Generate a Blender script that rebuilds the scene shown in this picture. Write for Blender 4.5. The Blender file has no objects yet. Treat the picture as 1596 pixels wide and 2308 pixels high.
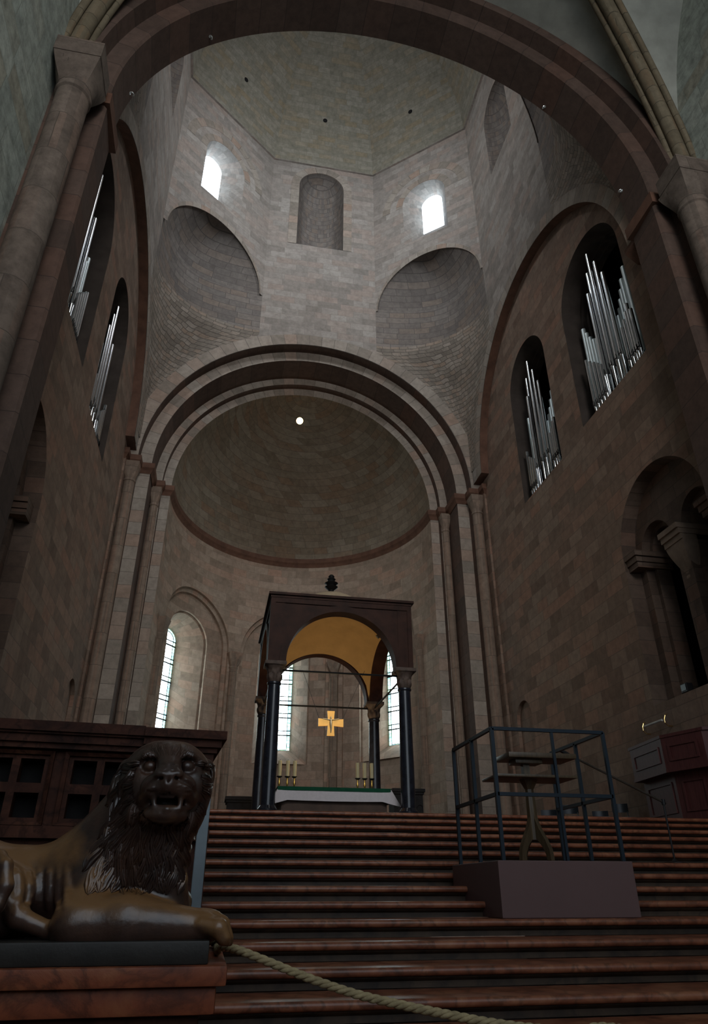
WORLD, EXPO, WEST_FILL = 1.15, 0.2, 220
import bpy, bmesh, math, random
import numpy as np
from mathutils import Vector, Matrix
from mathutils.geometry import tessellate_polygon
from mathutils.bvhtree import BVHTree
random.seed(7)
SC = bpy.context.scene
COL = SC.collection
PI = math.pi
EYE = 1.49            # eye height: everything below is written relative to the eye and lifted at the very end
# ------------------------------------------------------------------ camera numbers
YAW, PIT, FPX = math.radians(10.8), math.radians(28.8), 1560.0
FWD = Vector((math.sin(YAW)*math.cos(PIT), math.cos(YAW)*math.cos(PIT), math.sin(PIT)))
RGT = Vector((math.cos(YAW), -math.sin(YAW), 0))
UPV = RGT.cross(FWD)
def ray(px, py): return FWD + RGT*((px-798)/FPX) - UPV*((py-1154)/FPX)
def aty(px, py, Y): d = ray(px, py); return d*(Y/d.y)
def atx(px, py, X): d = ray(px, py); return d*(X/d.x)
def atz(px, py, Z): d = ray(px, py); return d*(Z/d.z)
# ------------------------------------------------------------------ mesh builder
class MB:
    def __init__(s): s.v = []; s.f = []; s.uv = []
    def add(s, pts, faces, uvs=None):
        b = len(s.v); s.v += [tuple(p) for p in pts]
        for i, f in enumerate(faces):
            s.f.append([b+k for k in f]); s.uv.append([uvs[k] for k in f] if uvs else None)
    def box(s, x0, x1, y0, y1, z0, z1):
        p = [(x0,y0,z0),(x1,y0,z0),(x1,y1,z0),(x0,y1,z0),(x0,y0,z1),(x1,y0,z1),(x1,y1,z1),(x0,y1,z1)]
        s.add(p, [(0,3,2,1),(4,5,6,7),(0,1,5,4),(1,2,6,5),(2,3,7,6),(3,0,4,7)])
    def bbox(s, x0, x1, y0, y1, z0, z1, b=.01):
        """box with chamfered edges"""
        bm = bmesh.new(); bmesh.ops.create_cube(bm, size=1)
        for v in bm.verts:
            v.co = Vector(((x0+x1)/2+v.co.x*(x1-x0), (y0+y1)/2+v.co.y*(y1-y0), (z0+z1)/2+v.co.z*(z1-z0)))
        bmesh.ops.bevel(bm, geom=bm.edges[:], offset=b, segments=2, affect='EDGES', profile=.6)
        s.frombm(bm)
    def frombm(s, bm):
        bm.verts.index_update()
        s.add([v.co.copy() for v in bm.verts], [[v.index for v in f.verts] for f in bm.faces]); bm.free()
    def grid(s, rows, closed=False, uvs=None):
        """rows: list of equal-length point lists"""
        n = len(rows[0]); pts = [p for r in rows for p in r]; fs = []
        for i in range(len(rows)-1):
            for j in range(n if closed else n-1):
                k = (j+1) % n
                fs.append((i*n+j, i*n+k, (i+1)*n+k, (i+1)*n+j))
        s.add(pts, fs, [u for r in uvs for u in r] if uvs else None)
    def lathe(s, prof, c=(0,0,0), n=24, a0=0, a1=2*PI, M=None):
        """prof: (r,z) list"""
        full = abs(a1-a0-2*PI) < 1e-6
        m = n if full else n+1
        rows = []
        for r, z in prof:
            row = []
            for k in range(m):
                a = a0+(a1-a0)*k/n
                p = Vector((r*math.cos(a), r*math.sin(a), z))
                if M: p = M @ p
                row.append(Vector(c)+p)
            rows.append(row)
        s.grid(rows, closed=full)
        if full:
            b = len(s.v)-len(prof)*m
            if prof[0][0] > 1e-5: s.f.append([b+k for k in range(m)][::-1]); s.uv.append(None)
            if prof[-1][0] > 1e-5: s.f.append([b+(len(prof)-1)*m+k for k in range(m)]); s.uv.append(None)
    def tube(s, pts, r, n=8, cap=True):
        pts = [Vector(p) for p in pts]; rows = []
        rr = r if isinstance(r, (list, tuple)) else [r]*len(pts)
        prev = None
        for i, p in enumerate(pts):
            t = (pts[min(i+1, len(pts)-1)]-pts[max(i-1, 0)]).normalized()
            if prev is None:
                a = Vector((0,0,1)) if abs(t.z) < .9 else Vector((1,0,0))
                u = t.cross(a).normalized()
            else:
                u = (prev - t*prev.dot(t)).normalized()
            prev = u; w = t.cross(u)
            rows.append([p+(u*math.cos(2*PI*k/n)+w*math.sin(2*PI*k/n))*rr[i] for k in range(n)])
        b = len(s.v); s.grid(rows, closed=True)
        if cap:
            s.f.append([b+k for k in range(n)][::-1]); s.uv.append(None)
            e = b+(len(pts)-1)*n; s.f.append([e+k for k in range(n)]); s.uv.append(None)
    def bar(s, p, q, w, h=None, up=(0,0,1)):
        p = Vector(p); q = Vector(q); t = (q-p).normalized(); h = h or w
        a = Vector(up)
        if abs(t.dot(a)) > .95: a = Vector((0,1,0))
        u = t.cross(a).normalized()*(w/2); v = u.normalized().cross(t)*(h/2)
        pts = [p-u-v, p+u-v, p+u+v, p-u+v, q-u-v, q+u-v, q+u+v, q-u+v]
        s.add(pts, [(0,3,2,1),(4,5,6,7),(0,1,5,4),(1,2,6,5),(2,3,7,6),(3,0,4,7)])
    def prism(s, poly, fn, d0, d1):
        """extrude 2D polygon (convex or not) along d by fn(a,b,d)"""
        n = len(poly)
        A = [fn(a, b, d0) for a, b in poly]; B = [fn(a, b, d1) for a, b in poly]
        tri = tessellate_polygon([[Vector((a, b, 0)) for a, b in poly]])
        fs = [tuple(t) for t in tri] + [tuple(n+k for k in t)[::-1] for t in tri]
        fs += [(i, (i+1) % n, n+(i+1) % n, n+i) for i in range(n)]
        s.add(A+B, fs)
    def wall(s, outer, holes, fn, d=0.0, cuts=None):
        loops = [outer]+list(holes)
        vs = [[Vector((a, b, 0)) for a, b in L] for L in loops]
        flat = [p for L in vs for p in L]
        tri = tessellate_polygon(vs)
        bm = bmesh.new(); bv = [bm.verts.new(p) for p in flat]
        for t in tri:
            try: bm.faces.new([bv[k] for k in t])
            except ValueError: pass
        for ax, val in (cuts or []):
            no = (1,0,0) if ax == 0 else (0,1,0)
            co = (val,0,0) if ax == 0 else (0,val,0)
            bmesh.ops.bisect_plane(bm, geom=bm.verts[:]+bm.edges[:]+bm.faces[:], plane_co=co, plane_no=no, dist=1e-5)
        bm.verts.index_update()
        uv = [(v.co.x, v.co.y) for v in bm.verts]
        s.add([fn(v.co.x, v.co.y, d) for v in bm.verts], [[v.index for v in f.verts] for f in bm.faces], uv)
        bm.free()
    def strip(s, A, dA, B, dB, fn, closed=True):
        """quads between loop A at depth dA and loop B at depth dB"""
        n = len(A); la = [0.0]
        for i in range(n): la.append(la[-1]+math.dist(A[i], A[(i+1) % n]))
        wd = max(.05, abs(dA-dB)+math.dist(A[0], B[0])*.5)
        R0 = [fn(a, b, dA) for a, b in A]; R1 = [fn(a, b, dB) for a, b in B]
        for i in range(n if closed else n-1):
            k = (i+1) % n
            s.add([R0[i], R0[k], R1[k], R1[i]], [(0,1,2,3)], [(0, la[i]), (0, la[i+1]), (wd, la[i+1]), (wd, la[i])])
    def sweep(s, sec, path):
        """sec: list of 2D section pts; path: list of (fn(a,b)->Vector, length)"""
        sl = [0.0]
        for i in range(len(sec)-1): sl.append(sl[-1]+math.dist(sec[i], sec[i+1]))
        for i in range(len(sec)-1):
            rows = []; uvs = []
            for fn, L in path:
                rows.append([fn(*sec[i]), fn(*sec[i+1])]); uvs.append([(sl[i], L), (sl[i+1], L)])
            s.grid(rows, uvs=uvs)
    def build(s, name, mat, parent=None, smooth=None, origin=None, kind=None):
        me = bpy.data.meshes.new(name)
        o3 = Vector(origin) if origin else (parent['_w'] if parent is not None and '_w' in parent else (0,0,0))
        o3 = Vector(o3)
        me.from_pydata([Vector(p)-o3 for p in s.v], [], s.f)
        uvl = me.uv_layers.new(name='UVMap')
        data = np.zeros((len(me.loops), 2), dtype=np.float32); li = 0
        for f, uv in zip(s.f, s.uv):
            if uv is None:
                p0 = Vector(s.v[f[0]]); nrm = Vector((0,0,0))
                for i in range(len(f)):
                    a = Vector(s.v[f[i]])-p0; b = Vector(s.v[f[(i+1) % len(f)]])-p0; nrm += a.cross(b)
                if nrm.length > 1e-12: nrm.normalize()
                if abs(nrm.z) > .8:
                    for k in f: data[li] = s.v[k][0], s.v[k][1]; li += 1
                else:
                    t = Vector((-nrm.y, nrm.x, 0)); t = t.normalized() if t.length > 1e-6 else Vector((1,0,0))
                    for k in f: data[li] = Vector(s.v[k]).dot(t), s.v[k][2]; li += 1
            else:
                for q in uv: data[li] = q; li += 1
        uvl.data.foreach_set('uv', data.ravel())
        me.materials.append(mat)
        if smooth is not None:
            me.polygons.foreach_set('use_smooth', [True]*len(me.polygons))
            if smooth < 180:
                try: me.set_sharp_from_angle(angle=math.radians(smooth))
                except Exception: pass
        me.update()
        o = bpy.data.objects.new(name, me); COL.objects.link(o)
        if parent is not None: o.parent = parent; o['_w'] = tuple(o3)
        else: o.location = o3; o['_w'] = tuple(o3)
        if kind: o['kind'] = kind
        return o
def thing(name, label, cat, loc, group=None):
    o = bpy.data.objects.new(name, None); COL.objects.link(o)
    o.empty_display_size = .1
    o.location = loc; o['_w'] = tuple(loc); o['label'] = label; o['category'] = cat
    if group: o['group'] = group
    return o
def tag(o, label, cat, group=None, kind=None):
    o['label'] = label; o['category'] = cat
    if group: o['group'] = group
    if kind: o['kind'] = kind
    return o
def dup(o, delta=(0,0,0), parent=None):
    c = o.copy(); COL.objects.link(c)
    if parent is not None: c.parent = parent
    else: c.location = Vector(o.location)+Vector(delta)
    for ch in list(o.children): dup(ch, parent=c)
    return c
# ------------------------------------------------------------------ materials
def newmat(name):
    m = bpy.data.materials.new(name); m.use_nodes = True; nt = m.node_tree; nt.nodes.clear()
    out = nt.nodes.new('ShaderNodeOutputMaterial'); b = nt.nodes.new('ShaderNodeBsdfPrincipled')
    nt.links.new(b.outputs[0], out.inputs[0]); return m, nt, b
def N(nt, t, **kw):
    n = nt.nodes.new(t)
    for k, v in kw.items():
        if k in n.inputs: n.inputs[k].default_value = v
        else: setattr(n, k, v)
    return n
def ramp(nt, fac, stops):
    r = nt.nodes.new('ShaderNodeValToRGB'); e = r.color_ramp.elements
    while len(e) < len(stops): e.new(.5)
    for i, (p, c) in enumerate(stops): e[i].position = p; e[i].color = (*c, 1)
    nt.links.new(fac, r.inputs[0]); return r
def mixc(nt, a, b, fac, mode='MIX'):
    m = nt.nodes.new('ShaderNodeMix'); m.data_type = 'RGBA'; m.blend_type = mode
    for sock, v in ((m.inputs[6], a), (m.inputs[7], b), (m.inputs[0], fac)):
        if hasattr(v, 'is_output'): nt.links.new(v, sock)
        else: sock.default_value = v if isinstance(v, (int, float)) else (*v, 1)
    return m.outputs[2]
def stone(name, c1, c2, mortar, bw=.62, bh=.30, rough=.85, bump=.25, stain=.5, warm=(.36,.21,.15), warmf=.5, mort=.008, wob=1.0):
    m, nt, b = newmat(name); L = nt.links.new
    tc = N(nt, 'ShaderNodeTexCoord')
    # wobble the courses a little so that the masonry is not ruled
    wn = N(nt, 'ShaderNodeTexNoise', Scale=1.3, Detail=2.0); L(tc.outputs['UV'], wn.inputs['Vector'])
    add = N(nt, 'ShaderNodeVectorMath', operation='MULTIPLY_ADD'); add.inputs[1].default_value = (.05*wob,.035*wob,0)
    L(wn.outputs['Color'], add.inputs[0]); L(tc.outputs['UV'], add.inputs[2])
    br = N(nt, 'ShaderNodeTexBrick', Scale=1.0)
    br.offset = .43; br.offset_frequency = 2; br.squash = 1.45; br.squash_frequency = 3
    br.inputs['Color1'].default_value = (0,0,0,1); br.inputs['Color2'].default_value = (1,1,1,1); br.inputs['Mortar'].default_value = (.5,.5,.5,1)
    br.inputs['Mortar Size'].default_value = mort; br.inputs['Mortar Smooth'].default_value = .3
    br.inputs['Brick Width'].default_value = bw; br.inputs['Row Height'].default_value = bh
    L(add.outputs[0], br.inputs['Vector'])
    mid = tuple((x+y)/2 for x, y in zip(c1, c2))
    cr = ramp(nt, br.outputs['Color'], [(0, c1), (.35, mid), (.6, c2), (.8, warm), (1, mid)])
    base = mixc(nt, mid, cr.outputs[0], .85)
    # blotches of warmer and greyer stone
    n1 = N(nt, 'ShaderNodeTexNoise', Scale=.35, Detail=5.0, Roughness=.65); L(tc.outputs['Object'], n1.inputs['Vector'])
    r1 = ramp(nt, n1.outputs[0], [(.38, (0,0,0)), (.66, (1,1,1))])
    w = N(nt, 'ShaderNodeMath', operation='MULTIPLY'); w.inputs[1].default_value = warmf*.5; L(r1.outputs[0], w.inputs[0])
    c = mixc(nt, base, warm, w.outputs[0])
    n2 = N(nt, 'ShaderNodeTexNoise', Scale=5.0, Detail=8.0, Roughness=.7); L(tc.outputs['Object'], n2.inputs['Vector'])
    r2 = ramp(nt, n2.outputs[0], [(.3, (1-stain*.55,)*3), (.62, (1.08,)*3)])
    c = mixc(nt, c, r2.outputs[0], 1.0, 'MULTIPLY')
    c = mixc(nt, c, mortar, br.outputs['Fac'])
    L(c, b.inputs['Base Color']); b.inputs['Roughness'].default_value = rough
    b.inputs['Specular IOR Level'].default_value = .25
    hm = N(nt, 'ShaderNodeMath', operation='MULTIPLY_ADD'); hm.inputs[1].default_value = -.7
    L(br.outputs['Fac'], hm.inputs[0]); L(n2.outputs[0], hm.inputs[2])
    hb = N(nt, 'ShaderNodeMath', operation='MULTIPLY_ADD'); hb.inputs[1].default_value = .35
    L(br.outputs['Color'], hb.inputs[0]); L(hm.outputs[0], hb.inputs[2])
    bp = N(nt, 'ShaderNodeBump', Strength=bump, Distance=.03); L(hb.outputs[0], bp.inputs['Height']); L(bp.outputs[0], b.inputs['Normal'])
    return m
def plain(name, col, rough=.6, metal=0.0, var=.25, scale=8.0, bump=0.0, spec=.4, coat=0.0, aniso=None):
    m, nt, b = newmat(name); L = nt.links.new
    tc = N(nt, 'ShaderNodeTexCoord')
    n = N(nt, 'ShaderNodeTexNoise', Scale=scale, Detail=6.0, Roughness=.6); L(tc.outputs['Object'], n.inputs['Vector'])
    lo = tuple(x*(1-var) for x in col); hi = tuple(min(1, x*(1+var)) for x in col)
    r = ramp(nt, n.outputs[0], [(.3, lo), (.7, hi)])
    L(r.outputs[0], b.inputs['Base Color'])
    b.inputs['Roughness'].default_value = rough; b.inputs['Metallic'].default_value = metal
    b.inputs['Specular IOR Level'].default_value = spec; b.inputs['Coat Weight'].default_value = coat
    if bump:
        bp = N(nt, 'ShaderNodeBump', Strength=bump, Distance=.02); L(n.outputs[0], bp.inputs['Height']); L(bp.outputs[0], b.inputs['Normal'])
    return m
def marble(name, base, dark, light, rough=.35, scale=5.0, cell=7.0, bump=.1, spec=.5):
    """mottled nodular marble: pale clouds, dark joints between nodules"""
    m, nt, b = newmat(name); L = nt.links.new
    tc = N(nt, 'ShaderNodeTexCoord')
    n = N(nt, 'ShaderNodeTexNoise', Scale=scale, Detail=8.0, Roughness=.65, Distortion=.6); L(tc.outputs['Object'], n.inputs['Vector'])
    r = ramp(nt, n.outputs[0], [(.28, dark), (.48, base), (.72, light)])
    wv = N(nt, 'ShaderNodeVectorMath', operation='MULTIPLY_ADD'); wv.inputs[1].default_value = (.25,.25,.25)
    L(n.outputs['Color'], wv.inputs[0]); L(tc.outputs['Object'], wv.inputs[2])
    v = N(nt, 'ShaderNodeTexVoronoi', feature='DISTANCE_TO_EDGE', Scale=cell); L(wv.outputs[0], v.inputs['Vector'])
    rv = ramp(nt, v.outputs['Distance'], [(.0, (.0,)*3), (.10, (1,)*3)])
    n2 = N(nt, 'ShaderNodeTexNoise', Scale=2.5, Detail=3.0); L(tc.outputs['Object'], n2.inputs['Vector'])
    inv = N(nt, 'ShaderNodeMath', operation='SUBTRACT'); inv.inputs[0].default_value = 1.0; L(rv.outputs[0], inv.inputs[1])
    fm = N(nt, 'ShaderNodeMath', operation='MULTIPLY'); L(inv.outputs[0], fm.inputs[0]); L(n2.outputs[0], fm.inputs[1])
    c = mixc(nt, r.outputs[0], tuple(x*.45 for x in dark), fm.outputs[0])
    L(c, b.inputs['Base Color']); b.inputs['Roughness'].default_value = rough; b.inputs['Specular IOR Level'].default_value = spec
    bp = N(nt, 'ShaderNodeBump', Strength=bump, Distance=.01); L(n.outputs[0], bp.inputs['Height']); L(bp.outputs[0], b.inputs['Normal'])
    return m
def wood(name, c1, c2, rough=.45, axis=0, scale=3.0):
    m, nt, b = newmat(name); L = nt.links.new
    tc = N(nt, 'ShaderNodeTexCoord'); mp = N(nt, 'ShaderNodeMapping')
    sc = [14.0, 14.0, 14.0]; sc[axis] = 1.2; mp.inputs['Scale'].default_value = sc
    L(tc.outputs['Object'], mp.inputs[0])
    n = N(nt, 'ShaderNodeTexNoise', Scale=scale, Detail=5.0, Distortion=.4); L(mp.outputs[0], n.inputs['Vector'])
    r = ramp(nt, n.outputs[0], [(.3, c1), (.7, c2)])
    L(r.outputs[0], b.inputs['Base Color']); b.inputs['Roughness'].default_value = rough
    return m
def emit(name, col, strength, pattern=None):
    m = bpy.data.materials.new(name); m.use_nodes = True; nt = m.node_tree; nt.nodes.clear(); L = nt.links.new
    out = N(nt, 'ShaderNodeOutputMaterial'); e = N(nt, 'ShaderNodeEmission', Strength=strength)
    e.inputs[0].default_value = (*col, 1); L(e.outputs[0], out.inputs[0])
    if pattern:
        tc = N(nt, 'ShaderNodeTexCoord')
        br = N(nt, 'ShaderNodeTexBrick', Scale=1.0); br.offset = 0.0
        br.inputs['Color1'].default_value = (*pattern[0], 1); br.inputs['Color2'].default_value = (*pattern[1], 1); br.inputs['Mortar'].default_value = (.01,.012,.014,1)
        br.inputs['Brick Width'].default_value = pattern[2]; br.inputs['Row Height'].default_value = pattern[3]; br.inputs['Mortar Size'].default_value = .006
        L(tc.outputs['UV'], br.inputs['Vector'])
        n = N(nt, 'ShaderNodeTexNoise', Scale=2.3, Detail=3.0); L(tc.outputs['UV'], n.inputs['Vector'])
        r = ramp(nt, n.outputs[0], [(.35, (.45,.55,.62)), (.65, (1.1,1.1,1.1))])
        c = mixc(nt, br.outputs['Color'], r.outputs[0], 1.0, 'MULTIPLY'); L(c, e.inputs[0])
    return m
M = {}
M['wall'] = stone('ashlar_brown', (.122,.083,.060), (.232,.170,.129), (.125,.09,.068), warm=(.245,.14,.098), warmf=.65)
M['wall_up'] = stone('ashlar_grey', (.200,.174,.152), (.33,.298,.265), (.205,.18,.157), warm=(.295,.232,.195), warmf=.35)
M['wall_nave'] = stone('ashlar_nave', (.30,.335,.295), (.43,.465,.41), (.22,.24,.205), bw=.8, bh=.42, warm=(.33,.31,.24), warmf=.4, stain=.9)
M['conch'] = stone('conch_stone', (.13,.113,.102), (.205,.18,.162), (.10,.088,.078), bw=.6, bh=.27, warm=(.20,.155,.125), warmf=.4, bump=.4, mort=.012)
M['rubble'] = stone('rubble', (.17,.145,.12), (.30,.262,.22), (.11,.092,.077), bw=.36, bh=.15, bump=.7, warm=(.27,.20,.15), mort=.012, wob=5.0)
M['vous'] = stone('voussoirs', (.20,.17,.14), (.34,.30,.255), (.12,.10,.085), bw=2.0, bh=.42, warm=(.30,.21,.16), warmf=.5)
M['vous_shaded'] = stone('voussoirs_shaded', (.064,.043,.034), (.102,.070,.056), (.045,.032,.026), bw=3.0, bh=.62, warm=(.105,.06,.044), warmf=.7)  # unlit look of the soffits and front arch put into the colour
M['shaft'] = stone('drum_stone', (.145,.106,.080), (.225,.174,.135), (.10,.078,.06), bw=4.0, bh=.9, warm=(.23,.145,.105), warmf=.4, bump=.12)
M['impost'] = plain('red_brown_stone', (.115,.058,.038), .8, var=.3, scale=3.0, bump=.15, spec=.25)
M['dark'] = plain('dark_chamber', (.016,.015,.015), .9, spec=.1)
M['vault'] = plain('vault_plaster', (.30,.305,.27), .9, var=.18, scale=2.0, bump=.1, spec=.2)
M['rib'] = stone('rib_stone', (.115,.095,.062), (.175,.145,.098), (.07,.058,.04), bw=2.0, bh=.35, warm=(.16,.115,.07), warmf=.4)
M['reveal'] = plain('reveal_dark', (.045,.036,.031), .85, var=.3, scale=2, spec=.15)  # darker than the wall stone around the openings
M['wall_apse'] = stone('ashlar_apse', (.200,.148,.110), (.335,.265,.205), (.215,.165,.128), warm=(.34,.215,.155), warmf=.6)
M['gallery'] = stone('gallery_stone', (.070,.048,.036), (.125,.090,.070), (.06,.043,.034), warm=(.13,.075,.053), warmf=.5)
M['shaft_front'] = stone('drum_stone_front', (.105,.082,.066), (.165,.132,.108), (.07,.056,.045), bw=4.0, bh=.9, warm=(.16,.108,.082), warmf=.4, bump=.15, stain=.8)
M['floor'] = plain('floor_stone', (.11,.075,.06), .5, var=.3, scale=3)
# ================================================================== architecture
AX = 2.27                     # the axis of the church
XR, XL = 8.2, -3.65           # crossing side walls
OR, OL = 7.93, -3.38          # plane of the wall above the blind arches (= octagon sides)
YE, YW = 19.48, 8.95          # east wall of the crossing, back of the front arch
ZT = 28.2                     # octagon cornice
ZF = 1.0                    # chancel platform
FL = -1.489                   # nave floor
def arch(cx, z0, h, zs, n=28, rise=None):
    rise = rise or h
    L = [(cx-h, z0), (cx+h, z0)]
    L += [(cx+h*math.cos(PI*k/n), zs+rise*math.sin(PI*k/n)) for k in range(n+1)]
    return L
def mp_side(right):
    return (lambda s, z, d: Vector(((XR+d) if right else (XL-d), s, z)))
def mp_plane(o, u, n):
    o = Vector(o); u = Vector(u).normalized(); n = Vector(n).normalized()
    return lambda s, z, d: o+u*s+n*d+Vector((0,0,z))
def mirx(x): return 2*AX-x
def structure(mb, name, mat, parent=None, smooth=None):
    return mb.build(name, mat, parent, smooth, kind='structure')
# ---- side walls of the crossing
NICHES = [(11.28, 10.1, 1.42, 13.6), (15.13, 9.95, 1.22, 13.7)]
GAL = (10.74, 3.15, 1.43, 6.28)
for right in (True, False):
    side = 'right' if right else 'left'
    fn = mp_side(right); mb = MB()
    holes = [arch(*n) for n in NICHES]+[arch(*GAL)]
    small = arch(18.1, 3.3, .5, 4.15, 16, .5)
    outer = [(7.9, FL), (19.6, FL), (19.6, 19.0), (7.9, 19.0)]
    mb.wall(outer, holes+[small], fn)
    mb.strip(small, 0, small, .10, fn); mb.wall(small, [], fn, .10)
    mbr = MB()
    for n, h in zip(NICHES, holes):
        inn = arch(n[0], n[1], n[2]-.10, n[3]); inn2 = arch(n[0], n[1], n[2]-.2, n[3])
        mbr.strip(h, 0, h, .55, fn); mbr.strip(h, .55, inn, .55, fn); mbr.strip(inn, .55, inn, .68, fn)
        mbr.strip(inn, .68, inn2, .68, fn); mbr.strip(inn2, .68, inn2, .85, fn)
    # gallery: blind arch over two small arches on a colonnette
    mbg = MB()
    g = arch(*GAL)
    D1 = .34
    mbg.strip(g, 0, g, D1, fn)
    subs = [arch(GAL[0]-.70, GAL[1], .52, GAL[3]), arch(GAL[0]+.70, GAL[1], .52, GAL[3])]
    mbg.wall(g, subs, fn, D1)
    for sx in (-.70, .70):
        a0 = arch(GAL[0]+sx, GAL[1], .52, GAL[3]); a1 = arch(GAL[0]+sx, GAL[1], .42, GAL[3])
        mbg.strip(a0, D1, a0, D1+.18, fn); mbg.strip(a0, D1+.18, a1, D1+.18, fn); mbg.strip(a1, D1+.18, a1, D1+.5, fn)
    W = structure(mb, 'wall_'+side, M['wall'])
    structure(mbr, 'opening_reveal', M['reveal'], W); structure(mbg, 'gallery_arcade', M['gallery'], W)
    # imposts of the gallery jambs and the middle column
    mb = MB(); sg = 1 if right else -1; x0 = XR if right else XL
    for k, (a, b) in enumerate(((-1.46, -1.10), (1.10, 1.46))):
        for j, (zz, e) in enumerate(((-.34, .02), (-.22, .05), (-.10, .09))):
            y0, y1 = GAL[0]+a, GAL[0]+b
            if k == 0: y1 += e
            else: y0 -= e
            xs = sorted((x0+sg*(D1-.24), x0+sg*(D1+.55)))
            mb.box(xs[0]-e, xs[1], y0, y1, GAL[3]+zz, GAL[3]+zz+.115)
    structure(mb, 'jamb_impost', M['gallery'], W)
    mb = MB(); cx = x0+sg*(D1+.14)
    mb.lathe([(.20, GAL[1]), (.20, GAL[1]+.14), (.165, GAL[1]+.2), (.18, GAL[1]+.28), (.13, GAL[1]+.34), (.125, GAL[3]-1.06), (.15, GAL[3]-1.03), (.15, GAL[3]-.98), (.125, GAL[3]-.95)], (cx, GAL[0], 0), 20)
    c = structure(mb, 'gallery_column', M['shaft'], W, 40)
    mb = MB()   # cushion capital and spreading block
    rows = []
    for t in [i/8 for i in range(9)]:
        z = GAL[3]-.95+.62*t; r = .135+.15*math.sin(t*PI/2); sq = t
        row = []
        for k in range(32):
            a = 2*PI*k/32; c_, s_ = math.cos(a), math.sin(a); m = max(abs(c_), abs(s_))
            rr = r*((1-sq)+sq/m*.98)
            row.append((cx+rr*c_, GAL[0]+rr*s_*1.0, z))
        rows.append(row)
    mb.grid(rows, closed=True)
    for zz, e in ((-.33, .0), (-.22, .04), (-.11, .08)):
        mb.box(cx-.30-e, cx+.30+e, GAL[0]-.28-e*.3, GAL[0]+.28+e*.3, GAL[3]+zz, GAL[3]+zz+.112)
    structure(mb, 'capital', M['shaft'], c, 30)
    # dark rooms behind the openings
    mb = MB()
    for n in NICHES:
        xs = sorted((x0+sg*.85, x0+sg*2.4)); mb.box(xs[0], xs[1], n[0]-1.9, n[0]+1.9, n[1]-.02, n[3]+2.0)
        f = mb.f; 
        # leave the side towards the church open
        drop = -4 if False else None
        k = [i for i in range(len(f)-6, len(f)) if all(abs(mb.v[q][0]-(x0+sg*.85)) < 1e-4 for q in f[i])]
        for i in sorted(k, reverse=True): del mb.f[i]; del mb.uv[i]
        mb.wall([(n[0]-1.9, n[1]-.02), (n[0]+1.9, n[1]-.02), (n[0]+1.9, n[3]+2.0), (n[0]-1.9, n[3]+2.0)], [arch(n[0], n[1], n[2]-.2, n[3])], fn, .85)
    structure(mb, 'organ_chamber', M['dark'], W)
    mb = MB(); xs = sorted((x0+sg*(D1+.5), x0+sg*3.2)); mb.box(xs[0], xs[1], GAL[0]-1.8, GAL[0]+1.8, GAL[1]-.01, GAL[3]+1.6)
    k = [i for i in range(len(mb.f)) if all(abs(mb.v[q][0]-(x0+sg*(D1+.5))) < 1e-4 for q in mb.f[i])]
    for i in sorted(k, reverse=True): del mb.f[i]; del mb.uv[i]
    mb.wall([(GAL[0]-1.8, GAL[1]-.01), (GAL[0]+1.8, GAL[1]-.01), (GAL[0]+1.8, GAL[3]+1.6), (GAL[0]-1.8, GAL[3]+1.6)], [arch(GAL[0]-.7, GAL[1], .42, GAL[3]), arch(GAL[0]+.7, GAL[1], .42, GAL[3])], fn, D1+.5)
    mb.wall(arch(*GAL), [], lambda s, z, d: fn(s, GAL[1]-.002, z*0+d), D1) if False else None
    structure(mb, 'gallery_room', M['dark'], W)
    # wall above, carried by the blind arch
    BC, BZ, BR = 13.95, 12.4, 4.70
    dd = abs(XR-OR) if right else abs(XL-OL)
    f2 = (lambda s, z, d, fn=fn, dd=dd: fn(s, z, d-dd))
    arc = [(BC+BR*math.cos(PI*k/60), BZ+BR*math.sin(PI*k/60)) for k in range(61)]
    winS = arch(14.0, 22.9, .95, 25.6)
    outer = [(BC+BR, BZ), (YE+.1, BZ), (YE+.1, ZT+.3), (8.5, ZT+.3), (8.5, BZ), (BC-BR, BZ)] + arc[::-1][1:-1]
    mb = MB(); mb.wall(outer, [winS], f2)
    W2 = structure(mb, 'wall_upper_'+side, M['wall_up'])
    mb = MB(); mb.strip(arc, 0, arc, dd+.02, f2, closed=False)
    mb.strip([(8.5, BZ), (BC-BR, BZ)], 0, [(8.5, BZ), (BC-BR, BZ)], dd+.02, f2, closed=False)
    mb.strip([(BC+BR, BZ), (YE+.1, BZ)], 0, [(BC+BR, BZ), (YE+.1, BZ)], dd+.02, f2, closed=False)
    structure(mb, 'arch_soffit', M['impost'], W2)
    mb = MB()
    ring = [(BC+(BR+.42)*math.cos(PI*k/60), BZ+(BR+.42)*math.sin(PI*k/60)) for k in range(61)]
    mb.strip(arc, -.012, ring, -.012, f2, closed=False); mb.strip(ring, -.012, ring, .01, f2, closed=False)
    structure(mb, 'arch_ring', M['vous'], W2)
    # corbels carrying the west end of the blind arch
    mb = MB()
    for k, (z0, z1, e0, e1) in enumerate(((12.05, 12.42, .10, .34), (11.65, 12.05, .02, .14))):
        ya, yb = 8.9, 9.32+(.0 if k == 0 else -.12)
        P = []
        for y in (ya, yb):
            P += [(x0-sg*(-.02), y, z0), (x0-sg*e0, y, z0), (x0-sg*e1, y, z1-.12), (x0-sg*e1, y, z1), (x0+sg*.02, y, z1)]
        mb.add(P, [(0,1,2,3,4), (9,8,7,6,5)]+[(i, (i+1) % 5, 5+(i+1) % 5, 5+i) for i in range(5)])
    structure(mb, 'corbel', M['impost'], W2)
    # splayed window in the octagon side
    WINS = (right, f2, winS)
    if right: winR = (f2, W2)
    else: winL = (f2, W2)
M['sky_glass'] = emit('dome_glass', (.70,.86,1.0), 5.0)
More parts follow.
